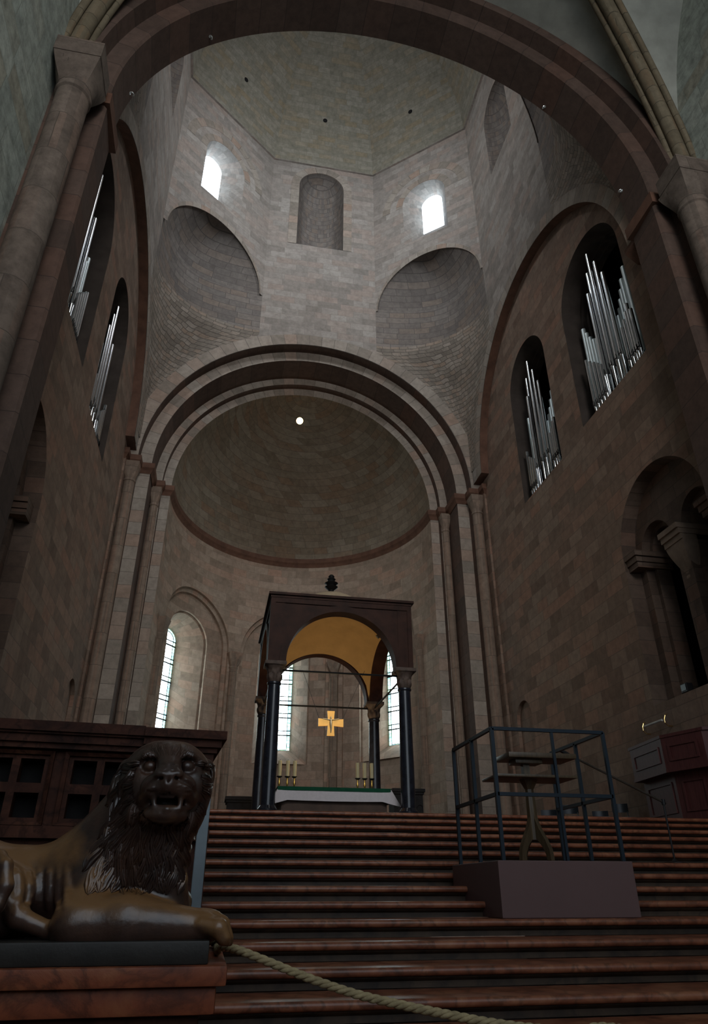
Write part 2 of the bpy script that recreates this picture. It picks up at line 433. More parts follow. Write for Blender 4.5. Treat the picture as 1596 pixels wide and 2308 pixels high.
M['sky_glass_west'] = emit('dome_glass_west', (.86,.93,1.0), 92.0)
def splay(fn, cx, z0, zs, h, parent, num, mat='sky_glass', up=1.36, gh=.47, dep=.95, rise_s=.7):
    o = arch(cx, z0, h, zs); g = arch(cx, z0+up, gh, zs+rise_s)
    mb = MB(); mb.strip(o, 0, g, dep, fn); r = structure(mb, 'window_reveal', M['wall_up'], parent, None)
    mb = MB(); mb.wall(g, [], fn, dep)
    w = structure(mb, f'window_{num}', M[mat])
    return w
def niche(fn, cx, z0, h, zs, parent, dep=.75):
    rows = []
    for i in range(33):
        z = z0+(zs-z0)*min(1, i/14) if i <= 14 else zs+h*math.sin(PI/2*(i-14)/18)
        w = h if i <= 14 else h*math.cos(PI/2*(i-14)/18)
        rows.append([fn(cx-w*math.cos(PI*j/24), z, dep*math.sin(PI*j/24)*w/h) for j in range(25)])
    mb = MB(); mb.grid(rows); mb.add([fn(cx, z0, 0)]+rows[0], [(0, j+1, j+2) for j in range(24)])
    structure(mb, 'wall_niche', M['conch'], parent, 60)  # niche shade put into the colour: uses the darker conch stone
# ---- octagon: corners and faces
CNR = [(.16, YE), (4.58, YE), (OR, 16.6), (OR, 11.75), (4.58, YW), (.16, YW), (OL, 11.75), (OL, 16.6)]
ZS, SQW, SQR = 19.95, 2.12, 1.98
R1_ = 5.58
def diagmap(A, B):
    A = Vector((*A, 0)); B = Vector((*B, 0)); u = (B-A).normalized(); n = Vector((u.y, -u.x, 0))
    mid = Vector((AX, 14.2, 0))
    if (A+n-mid).length < (A-mid).length: n = -n
    return mp_plane(A, u, n), (B-A).length
wn = 1
DI = [('north_east', CNR[0], CNR[7], (XL, YE)), ('south_east', CNR[1], CNR[2], (XR, YE)), ('south_west', CNR[4], CNR[3], (XR, YW)), ('north_west', CNR[5], CNR[6], (XL, YW))]
for nm, A, B, Cn in DI:
    fn, ln = diagmap(A, B); c = ln/2
    W_ = MB()
    so = [(c+SQW*math.cos(PI*k/40), ZS+SQR*math.sin(PI*k/40)) for k in range(41)]
    wa = arch(c+.12 if True else c, 22.9, .95, 25.2)
    W_.wall([(0, ZS)]+[(c-SQW, ZS)]+so[::-1][1:-1]+[(c+SQW, ZS), (ln, ZS), (ln, ZT+.3), (0, ZT+.3)], [wa], fn)
    W = structure(W_, 'wall_'+nm, M['wall_up'])
    if 'east' in nm:
        splay(fn, c+.12, 22.9, 25.2, .95, W, wn); wn += 1
        # arched mouldings round the window
        mb = MB()
        for r0, r1, e in ((.97, 1.26, -.008), (1.55, 1.90, -.010)):
            a = [(c+.12+r0*math.cos(PI*k/24), 25.2+r0*math.sin(PI*k/24)) for k in range(25)]
            b = [(c+.12+r1*math.cos(PI*k/24), 25.2+r1*math.sin(PI*k/24)) for k in range(25)]
            mb.strip(a, e, b, e, fn, closed=False); mb.strip(b, e, b, .0, fn, closed=False); mb.strip(a, e, a, 0, fn, closed=False)
        structure(mb, 'window_hood', M['vous'], W)
    else:
        splay(fn, c, 22.9, 25.2, .95, W, wn, 'sky_glass_west'); wn += 1
    # squinch ring
    mb = MB()
    so2 = [(c+(SQW+.06)*math.cos(PI*k/40), ZS+(SQR+.26)*math.sin(PI*k/40)) for k in range(41)]
    mb.strip(so2, -.005, so, -.005, fn, closed=False); mb.strip(so, -.005, so, .012, fn, closed=False)
    structure(mb, 'squinch_arch', M['vous'], W)
    # squinch shell: rounded corner below, half dome above
    cor = Vector((*Cn, 0)); vA = Vector((*A, 0))-cor; vB = Vector((*B, 0))-cor
    # side walls sit a little further back than the octagon: use true wall directions
    Cx = Vector((Cn[0]*0+(OR if Cn[0] > 0 else OL), Cn[1], 0)); vA = Vector((*A, 0))-Cx; vB = Vector((*B, 0))-Cx
    def fit(z):
        if 'east' in nm: ex = R1_+.47, AX, 12.2
        else: ex = 5.95, 2.40, 12.75
        hx_ = math.sqrt(max(0, ex[0]**2-(z-ex[2])**2)); ax_ = abs(Cx.x-ex[1])-hx_ if z > ex[2] else .02
        hy2 = math.sqrt(max(0, 5.13**2-(z-12.4)**2)); ay_ = abs(Cx.y-13.95)-hy2 if z > 12.4 else .02
        return max(.02, min(1, ax_/vA.length)), max(.02, min(1, ay_/vB.length))
    def plan(t, z):
        ka, kb_ = fit(z)
        return Cx + vA*(ka*(1-math.sin(t*PI/2))) + vB*(kb_*(1-math.cos(t*PI/2)))
    Mid = (Vector((*A, 0))+Vector((*B, 0)))/2
    NT = 28
    rows = []; uvs = []
    z0 = 12.9; zs_ = [z0+(ZS-z0)*i/40 for i in range(41)]; KB = 30
    for z in zs_:
        rows.append([plan(j/NT, z)+Vector((0,0,z)) for j in range(NT+1)]); uvs.append([(5.6*(j/NT), z) for j in range(NT+1)])
    mb = MB(); mb.grid(rows[:KB+1], uvs=uvs[:KB+1]); structure(mb, 'pendentive', M['rubble'], W, 180)
    DP = .26
    def back(t, z, plan0=plan):
        dv = (Cx-Mid).normalized(); return plan0(t, z)+dv*(DP*math.sin(PI*t)**3)
    rows = [rows[KB]]+[[back(j/NT, z)+Vector((0,0,z)) for j in range(NT+1)] for z in zs_[KB:]]; uvs = [uvs[KB]]+uvs[KB:]
    plan = back
    for i in range(1, 21):
        a = PI/2*i/20; w = math.cos(a); z = ZS+(SQR)*math.sin(a)
        rows.append([Mid+(plan(j/NT, ZS)-Mid)*w+Vector((0,0,z)) for j in range(NT+1)]); uvs.append([(5.6*(j/NT-.5)*max(w, .25), z*1.0) for j in range(NT+1)])
    mb = MB(); mb.grid(rows, uvs=uvs); structure(mb, 'squinch_shell', M['conch'], W, 180)
for f2, W2 in (winR, winL):
    niche(f2, 14.0, 22.9, .95, 25.6, W2)
# ---- east wall with the great arch and the niche above
fe = lambda s, z, d: Vector((s, YE+d, z))
AZ = 12.2
R1, R2, R3, R4 = 5.58, 5.18, 4.9, 4.6
mb = MB()
arc = [(AX+R1*math.cos(PI*k/72), AZ+R1*math.sin(PI*k/72)) for k in range(73)]
nich = arch(AX+.02, 23.1, .965, 26.8)
mb.wall([(AX+R1, AZ-13), (XR+.05, AZ-13), (XR+.05, ZT+.3), (XL-.05, ZT+.3), (XL-.05, AZ-13), (AX-R1, AZ-13)]+arc[::-1], [nich], fe)
WE = structure(mb, 'wall_back', M['wall_up'])
niche(fe, AX+.02, 23.1, .965, 26.8, WE, 1.0); cxn = AX+.02
mb = MB()
for r0, r1, e in ((.965, 1.32, -.015),):
    a = [(cxn+r0, 23.1)]+[(cxn+r0*math.cos(PI*k/28), 26.8+r0*math.sin(PI*k/28)) for k in range(29)]+[(cxn-r0, 23.1)]
    b = [(cxn+r1, 23.1)]+[(cxn+r1*math.cos(PI*k/28), 26.8+r1*math.sin(PI*k/28)) for k in range(29)]+[(cxn-r1, 23.1)]
    mb.strip(a, e, b, e, fe, closed=False); mb.strip(b, e, b, .0, fe, closed=False); mb.strip(a, e, a, 0.02, fe, closed=False)
structure(mb, 'niche_surround', M['vous'], WE)
def archpath(zc, zb, n=64, cx=AX):
    """vertical jamb, half circle, vertical jamb; section (r, y)"""
    P = []; L = 0
    for k in range(13):
        z = zb+(zc-zb)*k/12
        P.append((lambda r, y, z=z: Vector((cx+r, y, z)), z-zc))
    for k in range(1, n):
        a = PI*k/n
        P.append((lambda r, y, a=a: Vector((cx+r*math.cos(a), y, zc+r*math.sin(a))), 5.2*a))
    for k in range(13):
        z = zc+(zb-zc)*k/12
        P.append((lambda r, y, z=z: Vector((cx-r, y, z)), 5.2*PI+zc-z))
    return P
PTH = archpath(AZ, ZF-.1)
for nm, sec, mt in (('arch_soffit', [(R1, YE), (R1, 19.9)], 'vous_shaded'), ('arch_order', [(R1, 19.9), (R2, 19.9)], 'vous'), ('arch_soffit', [(R2, 19.9), (R2, 20.95)], 'vous_shaded'),
                    ('arch_order', [(R2, 20.95), (R3, 20.95)], 'vous'), ('arch_soffit', [(R3, 20.95), (R3, 21.22)], 'vous_shaded'), ('arch_order', [(R3, 21.22), (R4, 21.22)], 'vous')):
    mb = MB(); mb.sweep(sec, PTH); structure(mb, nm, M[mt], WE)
mb = MB(); mb.sweep([(R1, YE-.03), (R1+.46, YE-.03), (R1+.46, YE+.02)], PTH[12:-12]); structure(mb, 'arch_ring', M['vous'], WE)
# responds: pilaster by the side wall and the half columns in the angles
for sx in (1, -1):
    mb = MB(); x0, x1 = sorted((AX+sx*5.86, AX+sx*6.0)); mb.box(x0, x1, 19.08, YE+.02, ZF-.1, 11.9)
    structure(mb, 'pilaster', M['wall'], WE)
    for cx_, cy_, r in ((5.70, YE-.02, .17), (5.04, 20.90, .125)):
        cx_ = AX+sx*cx_
        mb = MB(); mb.lathe([(r*1.5, ZF-.1), (r*1.5, ZF+.2), (r*1.2, ZF+.32), (r*1.3, ZF+.42), (r, ZF+.5), (r, 11.2), (r*1.15, 11.22), (r*1.15, 11.27), (r, 11.3)], (cx_, cy_, 0), 24)
        h = structure(mb, 'half_column', M['shaft'], WE, 40)
        mb = MB(); rows = []
        for i in range(9):
            t = i/8; z = 11.3+.58*t; q = r+r*.45*math.sin(t*PI/2); row = []
            for k in range(32):
                a = 2*PI*k/32; c_, s_ = math.cos(a), math.sin(a); mm = max(abs(c_), abs(s_)); rr = q*((1-t)+t/mm)
                row.append((cx_+rr*c_, cy_+rr*s_, z))
            rows.append(row)
        mb.grid(rows, closed=True); structure(mb, 'capital', M['shaft'], h, 30)
# ---- impost band and apse cornice (one continuous stepped moulding)
AYC, AA, AB = 21.22, 4.6, 5.15
I = [(6.0, 18.98), (5.78, 18.98), (5.78, 19.36), (5.45, 19.36), (5.45, 19.79), (5.06, 19.79), (5.06, 20.84), (4.79, 20.84), (4.79, 21.11), (4.49, 21.11)]
J = [(6.0, 19.08), (5.88, 19.08), (5.88, 19.46), (5.55, 19.46), (5.55, 19.89), (5.16, 19.89), (5.16, 20.94), (4.89, 20.94), (4.89, 21.21), (4.59, 21.21)]
def fullplan(S, a, b):
    R = [Vector((AX+x, y, 0)) for x, y in S]
    E_ = [Vector((AX+a*math.cos(t), AYC+b*math.sin(t), 0)) for t in [PI*k/64 for k in range(1, 64)]]
    return R+E_+[Vector((AX-x, y, 0)) for x, y in S[::-1]]
top, bot = fullplan(I, 4.49, 5.04), fullplan(J, 4.6, 5.15)
Z3 = Vector((0,0,1))
mb = MB()
rr = [[p+Z3*12.2 for p in bot], [p+Z3*12.2 for p in top], [p+Z3*12.02 for p in top], [(p+q)/2+Z3*11.95 for p, q in zip(top, bot)], [p+Z3*11.84 for p in bot]]
for i in range(4): mb.grid([rr[i], rr[i+1]])
structure(mb, 'trim_1', M['impost'])
# ---- apse wall with its three windows
def fa(th, z, d):     # th in degrees from the axis, d outwards
    t = math.radians(th); return Vector((AX+(AA+d)*math.sin(t), AYC+(AB+d)*math.cos(t), z))
K = 180/PI/4.9
def fs(s, z, d): return fa(s*K, z, d)
S90 = 90/K
CW = [-50/K, 0.0, 48/K]
ZSP, ZSILL = 7.95, 4.1
HW = 1.88
mb = MB()
L0 = [arch(c, ZF-.05, HW, ZSP) for c in CW]
cuts = [(0, S90*(-1+2*k/60)) for k in range(1, 60)]
mb.wall([(-S90, ZF-.1), (S90, ZF-.1), (S90, 11.9), (-S90, 11.9)], L0, fs, 0, cuts)
orders = [(HW-.20, .13), (HW-.62, .27)]
glassz = (4.75, 8.55)
for c, l0 in zip(CW, L0):
    l1 = arch(c, ZF-.05, HW-.17, ZSP); 
    mb.strip(l0, 0, l0, .12, fs); mb.strip(l0, .12, l1, .12, fs); mb.strip(l1, .12, l1, .24, fs)
    w0 = arch(c, ZSILL, 1.05, ZSP); mb.wall(l1, [w0], fs, .24, cuts)
    mb.strip(w0, .24, w0, .36, fs)
    w1 = arch(c, ZSILL, .98, ZSP); mb.strip(w0, .36, w1, .36, fs)
    g = arch(c, glassz[0], .40, ZSP+.2); mb.strip(w1, .36, g, 1.2, fs)
WA = structure(mb, 'wall_apse', M['wall_apse'])
# half columns between the arches
for th in (-25, 24.5, -76, 74):
    p = fa(th, 0, -.02); r = .15
    mb = MB(); mb.lathe([(r*1.5, ZF-.1), (r*1.5, ZF+.2), (r*1.2, ZF+.3), (r, ZF+.42), (r, 7.3), (r*1.15, 7.33), (r*1.15, 7.38), (r, 7.4)], (p.x, p.y, 0), 20)
    h = structure(mb, 'half_column', M['shaft'], WA, 40)
    mb = MB(); rows = []
    for i in range(9):
        t = i/8; z = 7.4+.5*t; q = r+r*.8*math.sin(t*PI/2); row = []
        for k in range(32):
            a = 2*PI*k/32; c_, s_ = math.cos(a), math.sin(a); mm = max(abs(c_), abs(s_)); rr_ = q*((1-t)+t/mm*.95)
            v = Matrix.Rotation(-math.radians(th), 3, 'Z') @ Vector((rr_*c_, rr_*s_, 0)); row.append((p.x+v.x, p.y+v.y, z))
        rows.append(row)
    mb.grid(rows, closed=True); mb.f.append(list(range(len(mb.v)-32, len(mb.v)))); mb.uv.append(None)
    structure(mb, 'capital', M['shaft'], h, 30)
# stained glass
M['glass'] = emit('leaded_glass', (.8,.95,1.0), 12.0, ((.72,.92,1.0), (.95,1.0,.92), .2, .17))
M['lead'] = plain('lead', (.012,.014,.016), .6)
M['glass_rim'] = emit('rim_glass', (.6,.95,.75), 2.6, ((.5,.9,1.0), (.55,1.0,.6), .13, .13))
for c in CW:
    g = arch(c, glassz[0], .40, ZSP+.2); gi = arch(c, glassz[0]+.02, .29, ZSP+.2)
    mb = MB(); mb.wall(gi, [], fs, 1.2); w = structure(mb, f'window_{wn}', M['glass']); wn += 1
    mb = MB(); mb.strip(g, 1.2, gi, 1.2, fs); structure(mb, 'window_border', M['glass_rim'], w)
    mb = MB()
    for i in range(len(gi)): 
        a = fs(*gi[i], 1.18); b = fs(*gi[(i+1) % len(gi)], 1.18); mb.bar(a, b, .022)
    z = glassz[0]+.55
    while z < ZSP+.4:
        for dz, w_ in ((0, .03), (.17, .02)):
            mb.bar(fs(c-.40, z+dz, 1.17), fs(c+.40, z+dz, 1.17), w_, w_+.012)
        z += .66
    structure(mb, 'window_bar', M['lead'], w)
# ---- apse half dome with the round opening
mb = MB(); rows = []; uvs = []
M['dome_in'] = stone('apse_dome_stone', (.15,.12,.085), (.23,.195,.15), (.10,.08,.06), bw=.6, bh=.3, warm=(.19,.125,.08), warmf=.6)
for i in range(25):
    ph = PI/2*i/24
    rows.append([Vector((AX+AA*math.cos(ph)*math.cos(t), AYC+AB*math.cos(ph)*math.sin(t), AZ+AA*math.sin(ph))) for t in [PI*k/60 for k in range(61)]])
    uvs.append([(4.9*max(math.cos(ph), .3)*PI*k/60, 4.8*ph) for k in range(61)])
mb.grid(rows, uvs=uvs); WD = structure(mb, 'ceiling_apse', M['dome_in'], None, 180)
p = ray(675, 940).normalized()
# where the sight line meets the shell
t = 18.0
for _ in range(400):
    q = p*t; e = ((q.x-AX)/AA)**2+((q.y-AYC)/AB)**2+((q.z-AZ)/AA)**2
    if q.y > AYC and e > 1: break
    t += .02
q = p*(t-.05)
nrm = Vector(((AX-q.x)/AA**2, (AYC-q.y)/AB**2, (AZ-q.z)/AA**2)).normalized()
M['lamp'] = emit('warm_oculus_glow', (1.0,.66,.30), 9.0)
q = q+nrm*.16
gl = thing('oculus_globe', 'small glowing globe in place of a round opening high in the half dome of the apse', 'lamp', q)  # glowing globe added in place of the round opening
mb = MB(); mb.lathe([(.0, -.125)]+[(.125*math.sin(PI*k/14), -.125*math.cos(PI*k/14)) for k in range(1, 14)]+[(.0, .125)], q, 22); mb.build('globe', M['lamp'], gl, 180)
mb = MB(); mb.tube([q-nrm*.16, q-nrm*.10], .03, 10); mb.build('mount', M['dark'], gl)
# ---- octagonal dome
mb = MB(); cen = Vector((AX, 14.2, 0)); HD = 6.6
for i in range(8):
    A_, B_ = Vector((*CNR[i], 0)), Vector((*CNR[(i+1) % 8], 0)); rows = []; uvs = []
    for k in range(21):
        a = PI/2*k/20; r = math.cos(a)*.985 if k else .985; z = ZT+HD*math.sin(a)
        P, Q = cen+(A_-cen)*r, cen+(B_-cen)*r; w = (Q-P).length
        rows.append([P+(Q-P)*(j/8)+Vector((0,0,z)) for j in range(9)]); uvs.append([(w*(j/8-.5), 6.2*a) for j in range(9)])
    mb.grid(rows, uvs=uvs)
M['dome'] = stone('dome_stone', (.198,.182,.142), (.272,.252,.205), (.165,.15,.118), bw=.55, bh=.25, warm=(.25,.20,.13), warmf=.35, stain=.6)
CE = structure(mb, 'ceiling_dome', M['dome'])
mb = MB()
for i in range(8):
    A_, B_ = Vector((*CNR[i], 0)), Vector((*CNR[(i+1) % 8], 0)); P, Q = cen+(A_-cen)*.985, cen+(B_-cen)*.985
    mb.grid([[A_+Z3*(ZT-.02), B_+Z3*(ZT-.02)], [P+Z3*(ZT-.02), Q+Z3*(ZT-.02)], [P+Z3*ZT, Q+Z3*ZT]])
structure(mb, 'cornice', M['wall_up'], CE)
# putlog holes in the dome
bv = BVHTree.FromPolygons([Vector(o) for o in [v.co[:] for v in CE.data.vertices]], [list(p.vertices) for p in CE.data.polygons])
for px, py in ((555, 180), (733, 272), (925, 252)):
    d = ray(px, py).normalized(); loc, nr, _, _ = bv.ray_cast(Vector((0,0,0)), d)
    if loc is None: continue
    if nr.dot(d) > 0: nr = -nr
    rot = nr.to_track_quat('Z', 'Y').to_matrix()
    mb = MB(); mb.lathe([(.10, .012), (.075, .012), (.075, .006), (.0, .005)], loc, 16, M=rot)
    structure(mb, 'putlog_hole', M['dark'], CE)
# ---- front arch, its piers, and the wall over it
FZ = 12.75
FX = 2.40
PT = archpath(FZ, FL, 80, FX)
for nm, sec, mt in (('arch_soffit', [(5.55, YW), (5.43, YW-.03), (5.37, 8.10), (5.41, 8.05)], 'vous_shaded'), ('arch_face', [(5.41, 8.05), (5.72, 8.05)], 'vous_shaded'),
                    ('arch_soffit', [(5.72, 8.05), (5.72, 7.72)], 'vous_shaded'), ('arch_face', [(5.72, 7.72), (6.3, 7.72)], 'vous_shaded')):
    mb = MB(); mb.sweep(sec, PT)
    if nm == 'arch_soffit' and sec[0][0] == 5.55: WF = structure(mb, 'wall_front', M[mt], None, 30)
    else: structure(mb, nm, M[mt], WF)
mb = MB()
arcw = [(FX+5.55*math.cos(PI*k/60), FZ+5.55*math.sin(PI*k/60)) for k in range(61)]
mb.wall([(FX+5.55, FL), (XR+.1, FL), (XR+.1, ZT+.3), (XL-.1, ZT+.3), (XL-.1, FL), (FX-5.55, FL)]+arcw[::-1], [], lambda s, z, d: Vector((s, YW+d, z)))
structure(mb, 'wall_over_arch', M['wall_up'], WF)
# impost course on the front piers
mb = MB()
for sx in (1, -1):
    for (r0, r1, y0, y1) in ((5.31, 6.0, 7.99, YW+.02), (5.66, 6.2, 7.66, 8.02)):
        x0, x1 = sorted((FX+sx*r0, FX+sx*r1)); mb.box(x0, x1, y0, y1, FZ-.42, FZ-.12)
structure(mb, 'pier_impost', M['impost'], WF)
NR, NL = 8.55, -3.75
# big half columns carrying the nave vault
for sx in (1, -1):
    cx_, cy_, r = FX+sx*5.72, 7.52, .26
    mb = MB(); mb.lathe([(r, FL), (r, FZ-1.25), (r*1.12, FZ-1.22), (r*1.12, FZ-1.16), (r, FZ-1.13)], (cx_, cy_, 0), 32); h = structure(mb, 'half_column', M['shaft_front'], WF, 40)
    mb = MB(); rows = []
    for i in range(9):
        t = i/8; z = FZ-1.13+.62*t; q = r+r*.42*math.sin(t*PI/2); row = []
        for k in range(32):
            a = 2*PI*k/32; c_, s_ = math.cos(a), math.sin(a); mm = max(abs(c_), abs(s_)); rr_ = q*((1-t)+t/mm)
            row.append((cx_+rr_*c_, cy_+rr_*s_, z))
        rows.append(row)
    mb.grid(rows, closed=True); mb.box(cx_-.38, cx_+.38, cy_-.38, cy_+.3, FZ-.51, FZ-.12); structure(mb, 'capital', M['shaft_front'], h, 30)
# ---- nave walls and groined vault over the camera
YB = -7.72
mb = MB(); mb.wall([(YB, FL), (7.76, FL), (7.76, 18.9), (YB, 18.9)], [], lambda s, z, d: Vector((NR, s, z))); structure(mb, 'wall_nave_right', M['wall_nave'])
mb = MB(); mb.wall([(YB, FL), (7.76, FL), (7.76, 18.9), (YB, 18.9)], [], lambda s, z, d: Vector((NL, s, z))); structure(mb, 'wall_nave_left', M['wall_nave'])
hx = (NR-NL)/2; cxn = (NR+NL)/2; CN = None
for bay, (y1, y0) in enumerate(((7.72, 0.0), (0.0, -7.72))):
    cy0, hy = (y1+y0)/2, (y1-y0)/2
    mb = MB(); rows = []; G = 64
    for i in range(G+1):
        row = []
        for j in range(G+1):
            a, b_ = PI*i/G, PI*j/G; x = cxn-hx*math.cos(a); y = cy0-hy*math.cos(b_)
            row.append(Vector((x, y, max(FZ-.1+6.08*math.sin(a), FZ-.1+5.9*math.sin(b_)))))
        rows.append(row)
    mb.grid(rows); V_ = structure(mb, 'ceiling_nave' if CN is None else 'vault_web', M['vault'], CN, 20); CN = CN or V_
    for sx, sy in ((1, 1), (-1, 1)):
        pts = []
        for k in range(41):
            a = PI*k/40; f = math.cos(a)
            pts.append(Vector((cxn+sx*hx*f*.985, cy0+sy*hy*f*.985, FZ-.2+5.98*math.sin(a))))
        mb = MB(); mb.tube(pts, .14, 12)
        for off in (-.2, .2): mb.tube([p+Vector((off*.7*sx, -off*.7*sy, .07)) for p in pts], .07, 8)
        structure(mb, 'vault_rib', M['rib'], CN, 50)
# ---- floors, unseen shell added to stop light leaks
mb = MB(); mb.box(NL, NR, YB, 30, FL-.2, FL); F = structure(mb, 'floor', M['floor'])
mb = MB(); mb.box(XL, XR, 10.8, 26.6, ZF-.2, ZF); mb.box(XL, -.062, 6.2, 10.8, FL, ZF-.001); structure(mb, 'floor_chancel', M['floor'])
mb = MB()
for b in ((-7.2, -6.6, 7.8, 30, -1.8, 37), (11.2, 11.8, 7.8, 30, -1.8, 37), (-7.2, 11.8, 29.4, 30, -1.8, 37), (-7.2, 11.8, 7.8, 30, 36.4, 37), (-7.2, NL, 7.76, 8.3, -1.8, 37), (NR, 11.8, 7.76, 8.3, -1.8, 37), (-7.2, 11.8, 7.76, 8.3, 19.25, 37)):
    mb.box(*b)
structure(mb, 'wall_outer', M['wall'])
mb = MB(); mb.box(NL-.3, NR+.3, YB-.4, YB, FL, 2.2); structure(mb, 'wall_nave_light_block', M['wall_nave'])  # low unseen wall, height shaped to hold back low daylight
# ================================================================== the stone lion
def LP(zx, zy, Y): return aty(zx/2.66, 1580+zy/2.66, Y)      # a point at the depth Y of the sculpture
class SDF:
    def __init__(s, lo, hi, h):
        s.lo = np.array(lo, np.float32); s.h = h
        s.n = np.ceil((np.array(hi)-np.array(lo))/h).astype(int)+1
        s.ax = [s.lo[i]+h*np.arange(s.n[i], dtype=np.float32) for i in range(3)]
        s.F = np.full(tuple(s.n), 1.0, np.float32)
    def sub(s, lo, hi):
        a = np.maximum(0, np.floor((np.array(lo)-s.lo)/s.h).astype(int)); b = np.minimum(s.n, np.ceil((np.array(hi)-s.lo)/s.h).astype(int)+1)
        if np.any(b <= a): return None
        return tuple(slice(int(a[i]), int(b[i])) for i in range(3)), np.meshgrid(s.ax[0][a[0]:b[0]], s.ax[1][a[1]:b[1]], s.ax[2][a[2]:b[2]], indexing='ij', sparse=True)
    def _put(s, sl, d, k, mode):
        F = s.F[sl]
        if mode == 'add':
            h = np.maximum(k-np.abs(F-d), 0)/k; s.F[sl] = np.minimum(F, d)-h*h*k*.25
        else:
            d = -d; h = np.maximum(k-np.abs(F-d), 0)/k; s.F[sl] = np.maximum(F, d)+h*h*k*.25
    def cap(s, a, b, ra, rb=None, k=.02, mode='add'):
        rb = ra if rb is None else rb; a = np.array(a, np.float32); b = np.array(b, np.float32); m = max(ra, rb)+k+.03
        q = s.sub(np.minimum(a, b)-m, np.maximum(a, b)+m)
        if q is None: return
        sl, (X, Y, Z) = q; ab = b-a; L2 = float(ab@ab)+1e-9
        t = np.clip(((X-a[0])*ab[0]+(Y-a[1])*ab[1]+(Z-a[2])*ab[2])/L2, 0, 1)
        d = np.sqrt((X-a[0]-t*ab[0])**2+(Y-a[1]-t*ab[1])**2+(Z-a[2]-t*ab[2])**2)-(ra+(rb-ra)*t)
        s._put(sl, d, k, mode)
    def ell(s, c, r, k=.02, mode='add', rot=None):
        c = np.array(c, np.float32); r = np.array(r, np.float32); m = float(r.max())+k+.03
        q = s.sub(c-m, c+m)
        if q is None: return
        sl, (X, Y, Z) = q; x, y, z = X-c[0], Y-c[1], Z-c[2]
        if rot is not None: 
            R_ = rot; x, y, z = (R_[0][0]*x+R_[0][1]*y+R_[0][2]*z, R_[1][0]*x+R_[1][1]*y+R_[1][2]*z, R_[2][0]*x+R_[2][1]*y+R_[2][2]*z)
        k0 = np.sqrt((x/r[0])**2+(y/r[1])**2+(z/r[2])**2); k1 = np.sqrt((x/r[0]**2)**2+(y/r[1]**2)**2+(z/r[2]**2)**2)+1e-6
        s._put(sl, (k0*(k0-1)/k1).astype(np.float32), k, mode)
    def chain(s, pts, rs, k=.02, mode='add'):
        for i in range(len(pts)-1): s.cap(pts[i], pts[i+1], rs[i], rs[i+1], k, mode)
    def march(s, zx, zy):
        d = LP(zx, zy, 1.0).normalized(); t = 2.2
        while t < 4.2:
            p = d*t; i = np.round((np.array(p)-s.lo)/s.h).astype(int)
            if np.all(i >= 0) and np.all(i < s.n) and s.F[tuple(i)] < 0: return p
            t += .003
        return d*3.0
    def mesh(s):
        F = s.F; ins = F < 0
        nx, ny, nz = F.shape
        acc = np.zeros((nx-1, ny-1, nz-1, 3), np.float32); cnt = np.zeros((nx-1, ny-1, nz-1), np.float32)
        def edge(axis):
            A = [slice(None)]*3; B = [slice(None)]*3; A[axis] = slice(0, -1); B[axis] = slice(1, None)
            f0, f1 = F[tuple(A)], F[tuple(B)]; cr = (f0 < 0) != (f1 < 0)
            idx = np.argwhere(cr); t = f0[cr]/(f0[cr]-f1[cr]); p = idx.astype(np.float32); p[:, axis] += t
            o = [a for a in range(3) if a != axis]
            for da in (0, -1):
                for db in (0, -1):
                    c = idx.copy(); c[:, o[0]] += da; c[:, o[1]] += db
                    ok = np.all((c >= 0) & (c < np.array([nx-1, ny-1, nz-1])), axis=1)
                    np.add.at(acc, tuple(c[ok].T), p[ok]); np.add.at(cnt, tuple(c[ok].T), 1)
            return idx, (f0[cr] < 0)
        E3 = [edge(a) for a in range(3)]
        act = cnt > 0; vid = -np.ones(cnt.shape, int); vid[act] = np.arange(act.sum())
        V = acc[act]/cnt[act][:, None]*s.h+s.lo
        Q = []
        for axis, (idx, neg) in enumerate(E3):
            o = [a for a in range(3) if a != axis]
            ok = (idx[:, o[0]] > 0) & (idx[:, o[1]] > 0) & (idx[:, o[0]] < cnt.shape[o[0]]) & (idx[:, o[1]] < cnt.shape[o[1]])
            idx, neg = idx[ok], neg[ok]; cs = []
            for da, db in ((-1, -1), (0, -1), (0, 0), (-1, 0)):
                c = idx.copy(); c[:, o[0]] += da; c[:, o[1]] += db; cs.append(vid[tuple(c.T)])
            q = np.stack(cs, 1); flip = neg if axis != 1 else ~neg
            q[~flip] = q[~flip][:, ::-1]; Q.append(q)
        return V, np.concatenate(Q)
YM = 2.98                                     # the median plane of the body
S = SDF((-1.12, 2.46, -.165), (.17, 3.42, .50), .0058)
# trunk
S.cap(LP(-420, 1120, YM), LP(60, 1150, YM), .150, .140, .06); S.cap(LP(60, 1150, YM), LP(560, 1150, YM), .140, .165, .06)
S.ell(LP(-330, 1080, YM), (.20, .19, .17), .06)                      # haunches
S.ell(LP(560, 1120, YM-.03), (.15, .19, .17), .06)                   # shoulders
S.cap(LP(520, 1080, YM), LP(900, 640, YM-.10), .165, .150, .08)      # neck
S.cap(LP(690, 1000, YM-.06), LP(930, 760, YM-.14), .15, .135, .06)
S.cap(LP(955, 830, YM-.19), LP(985, 1230, YM-.15), .085, .082, .06)     # chest under the chin
S.cap(LP(860, 900, YM-.10), LP(880, 1240, YM-.08), .13, .12, .06)
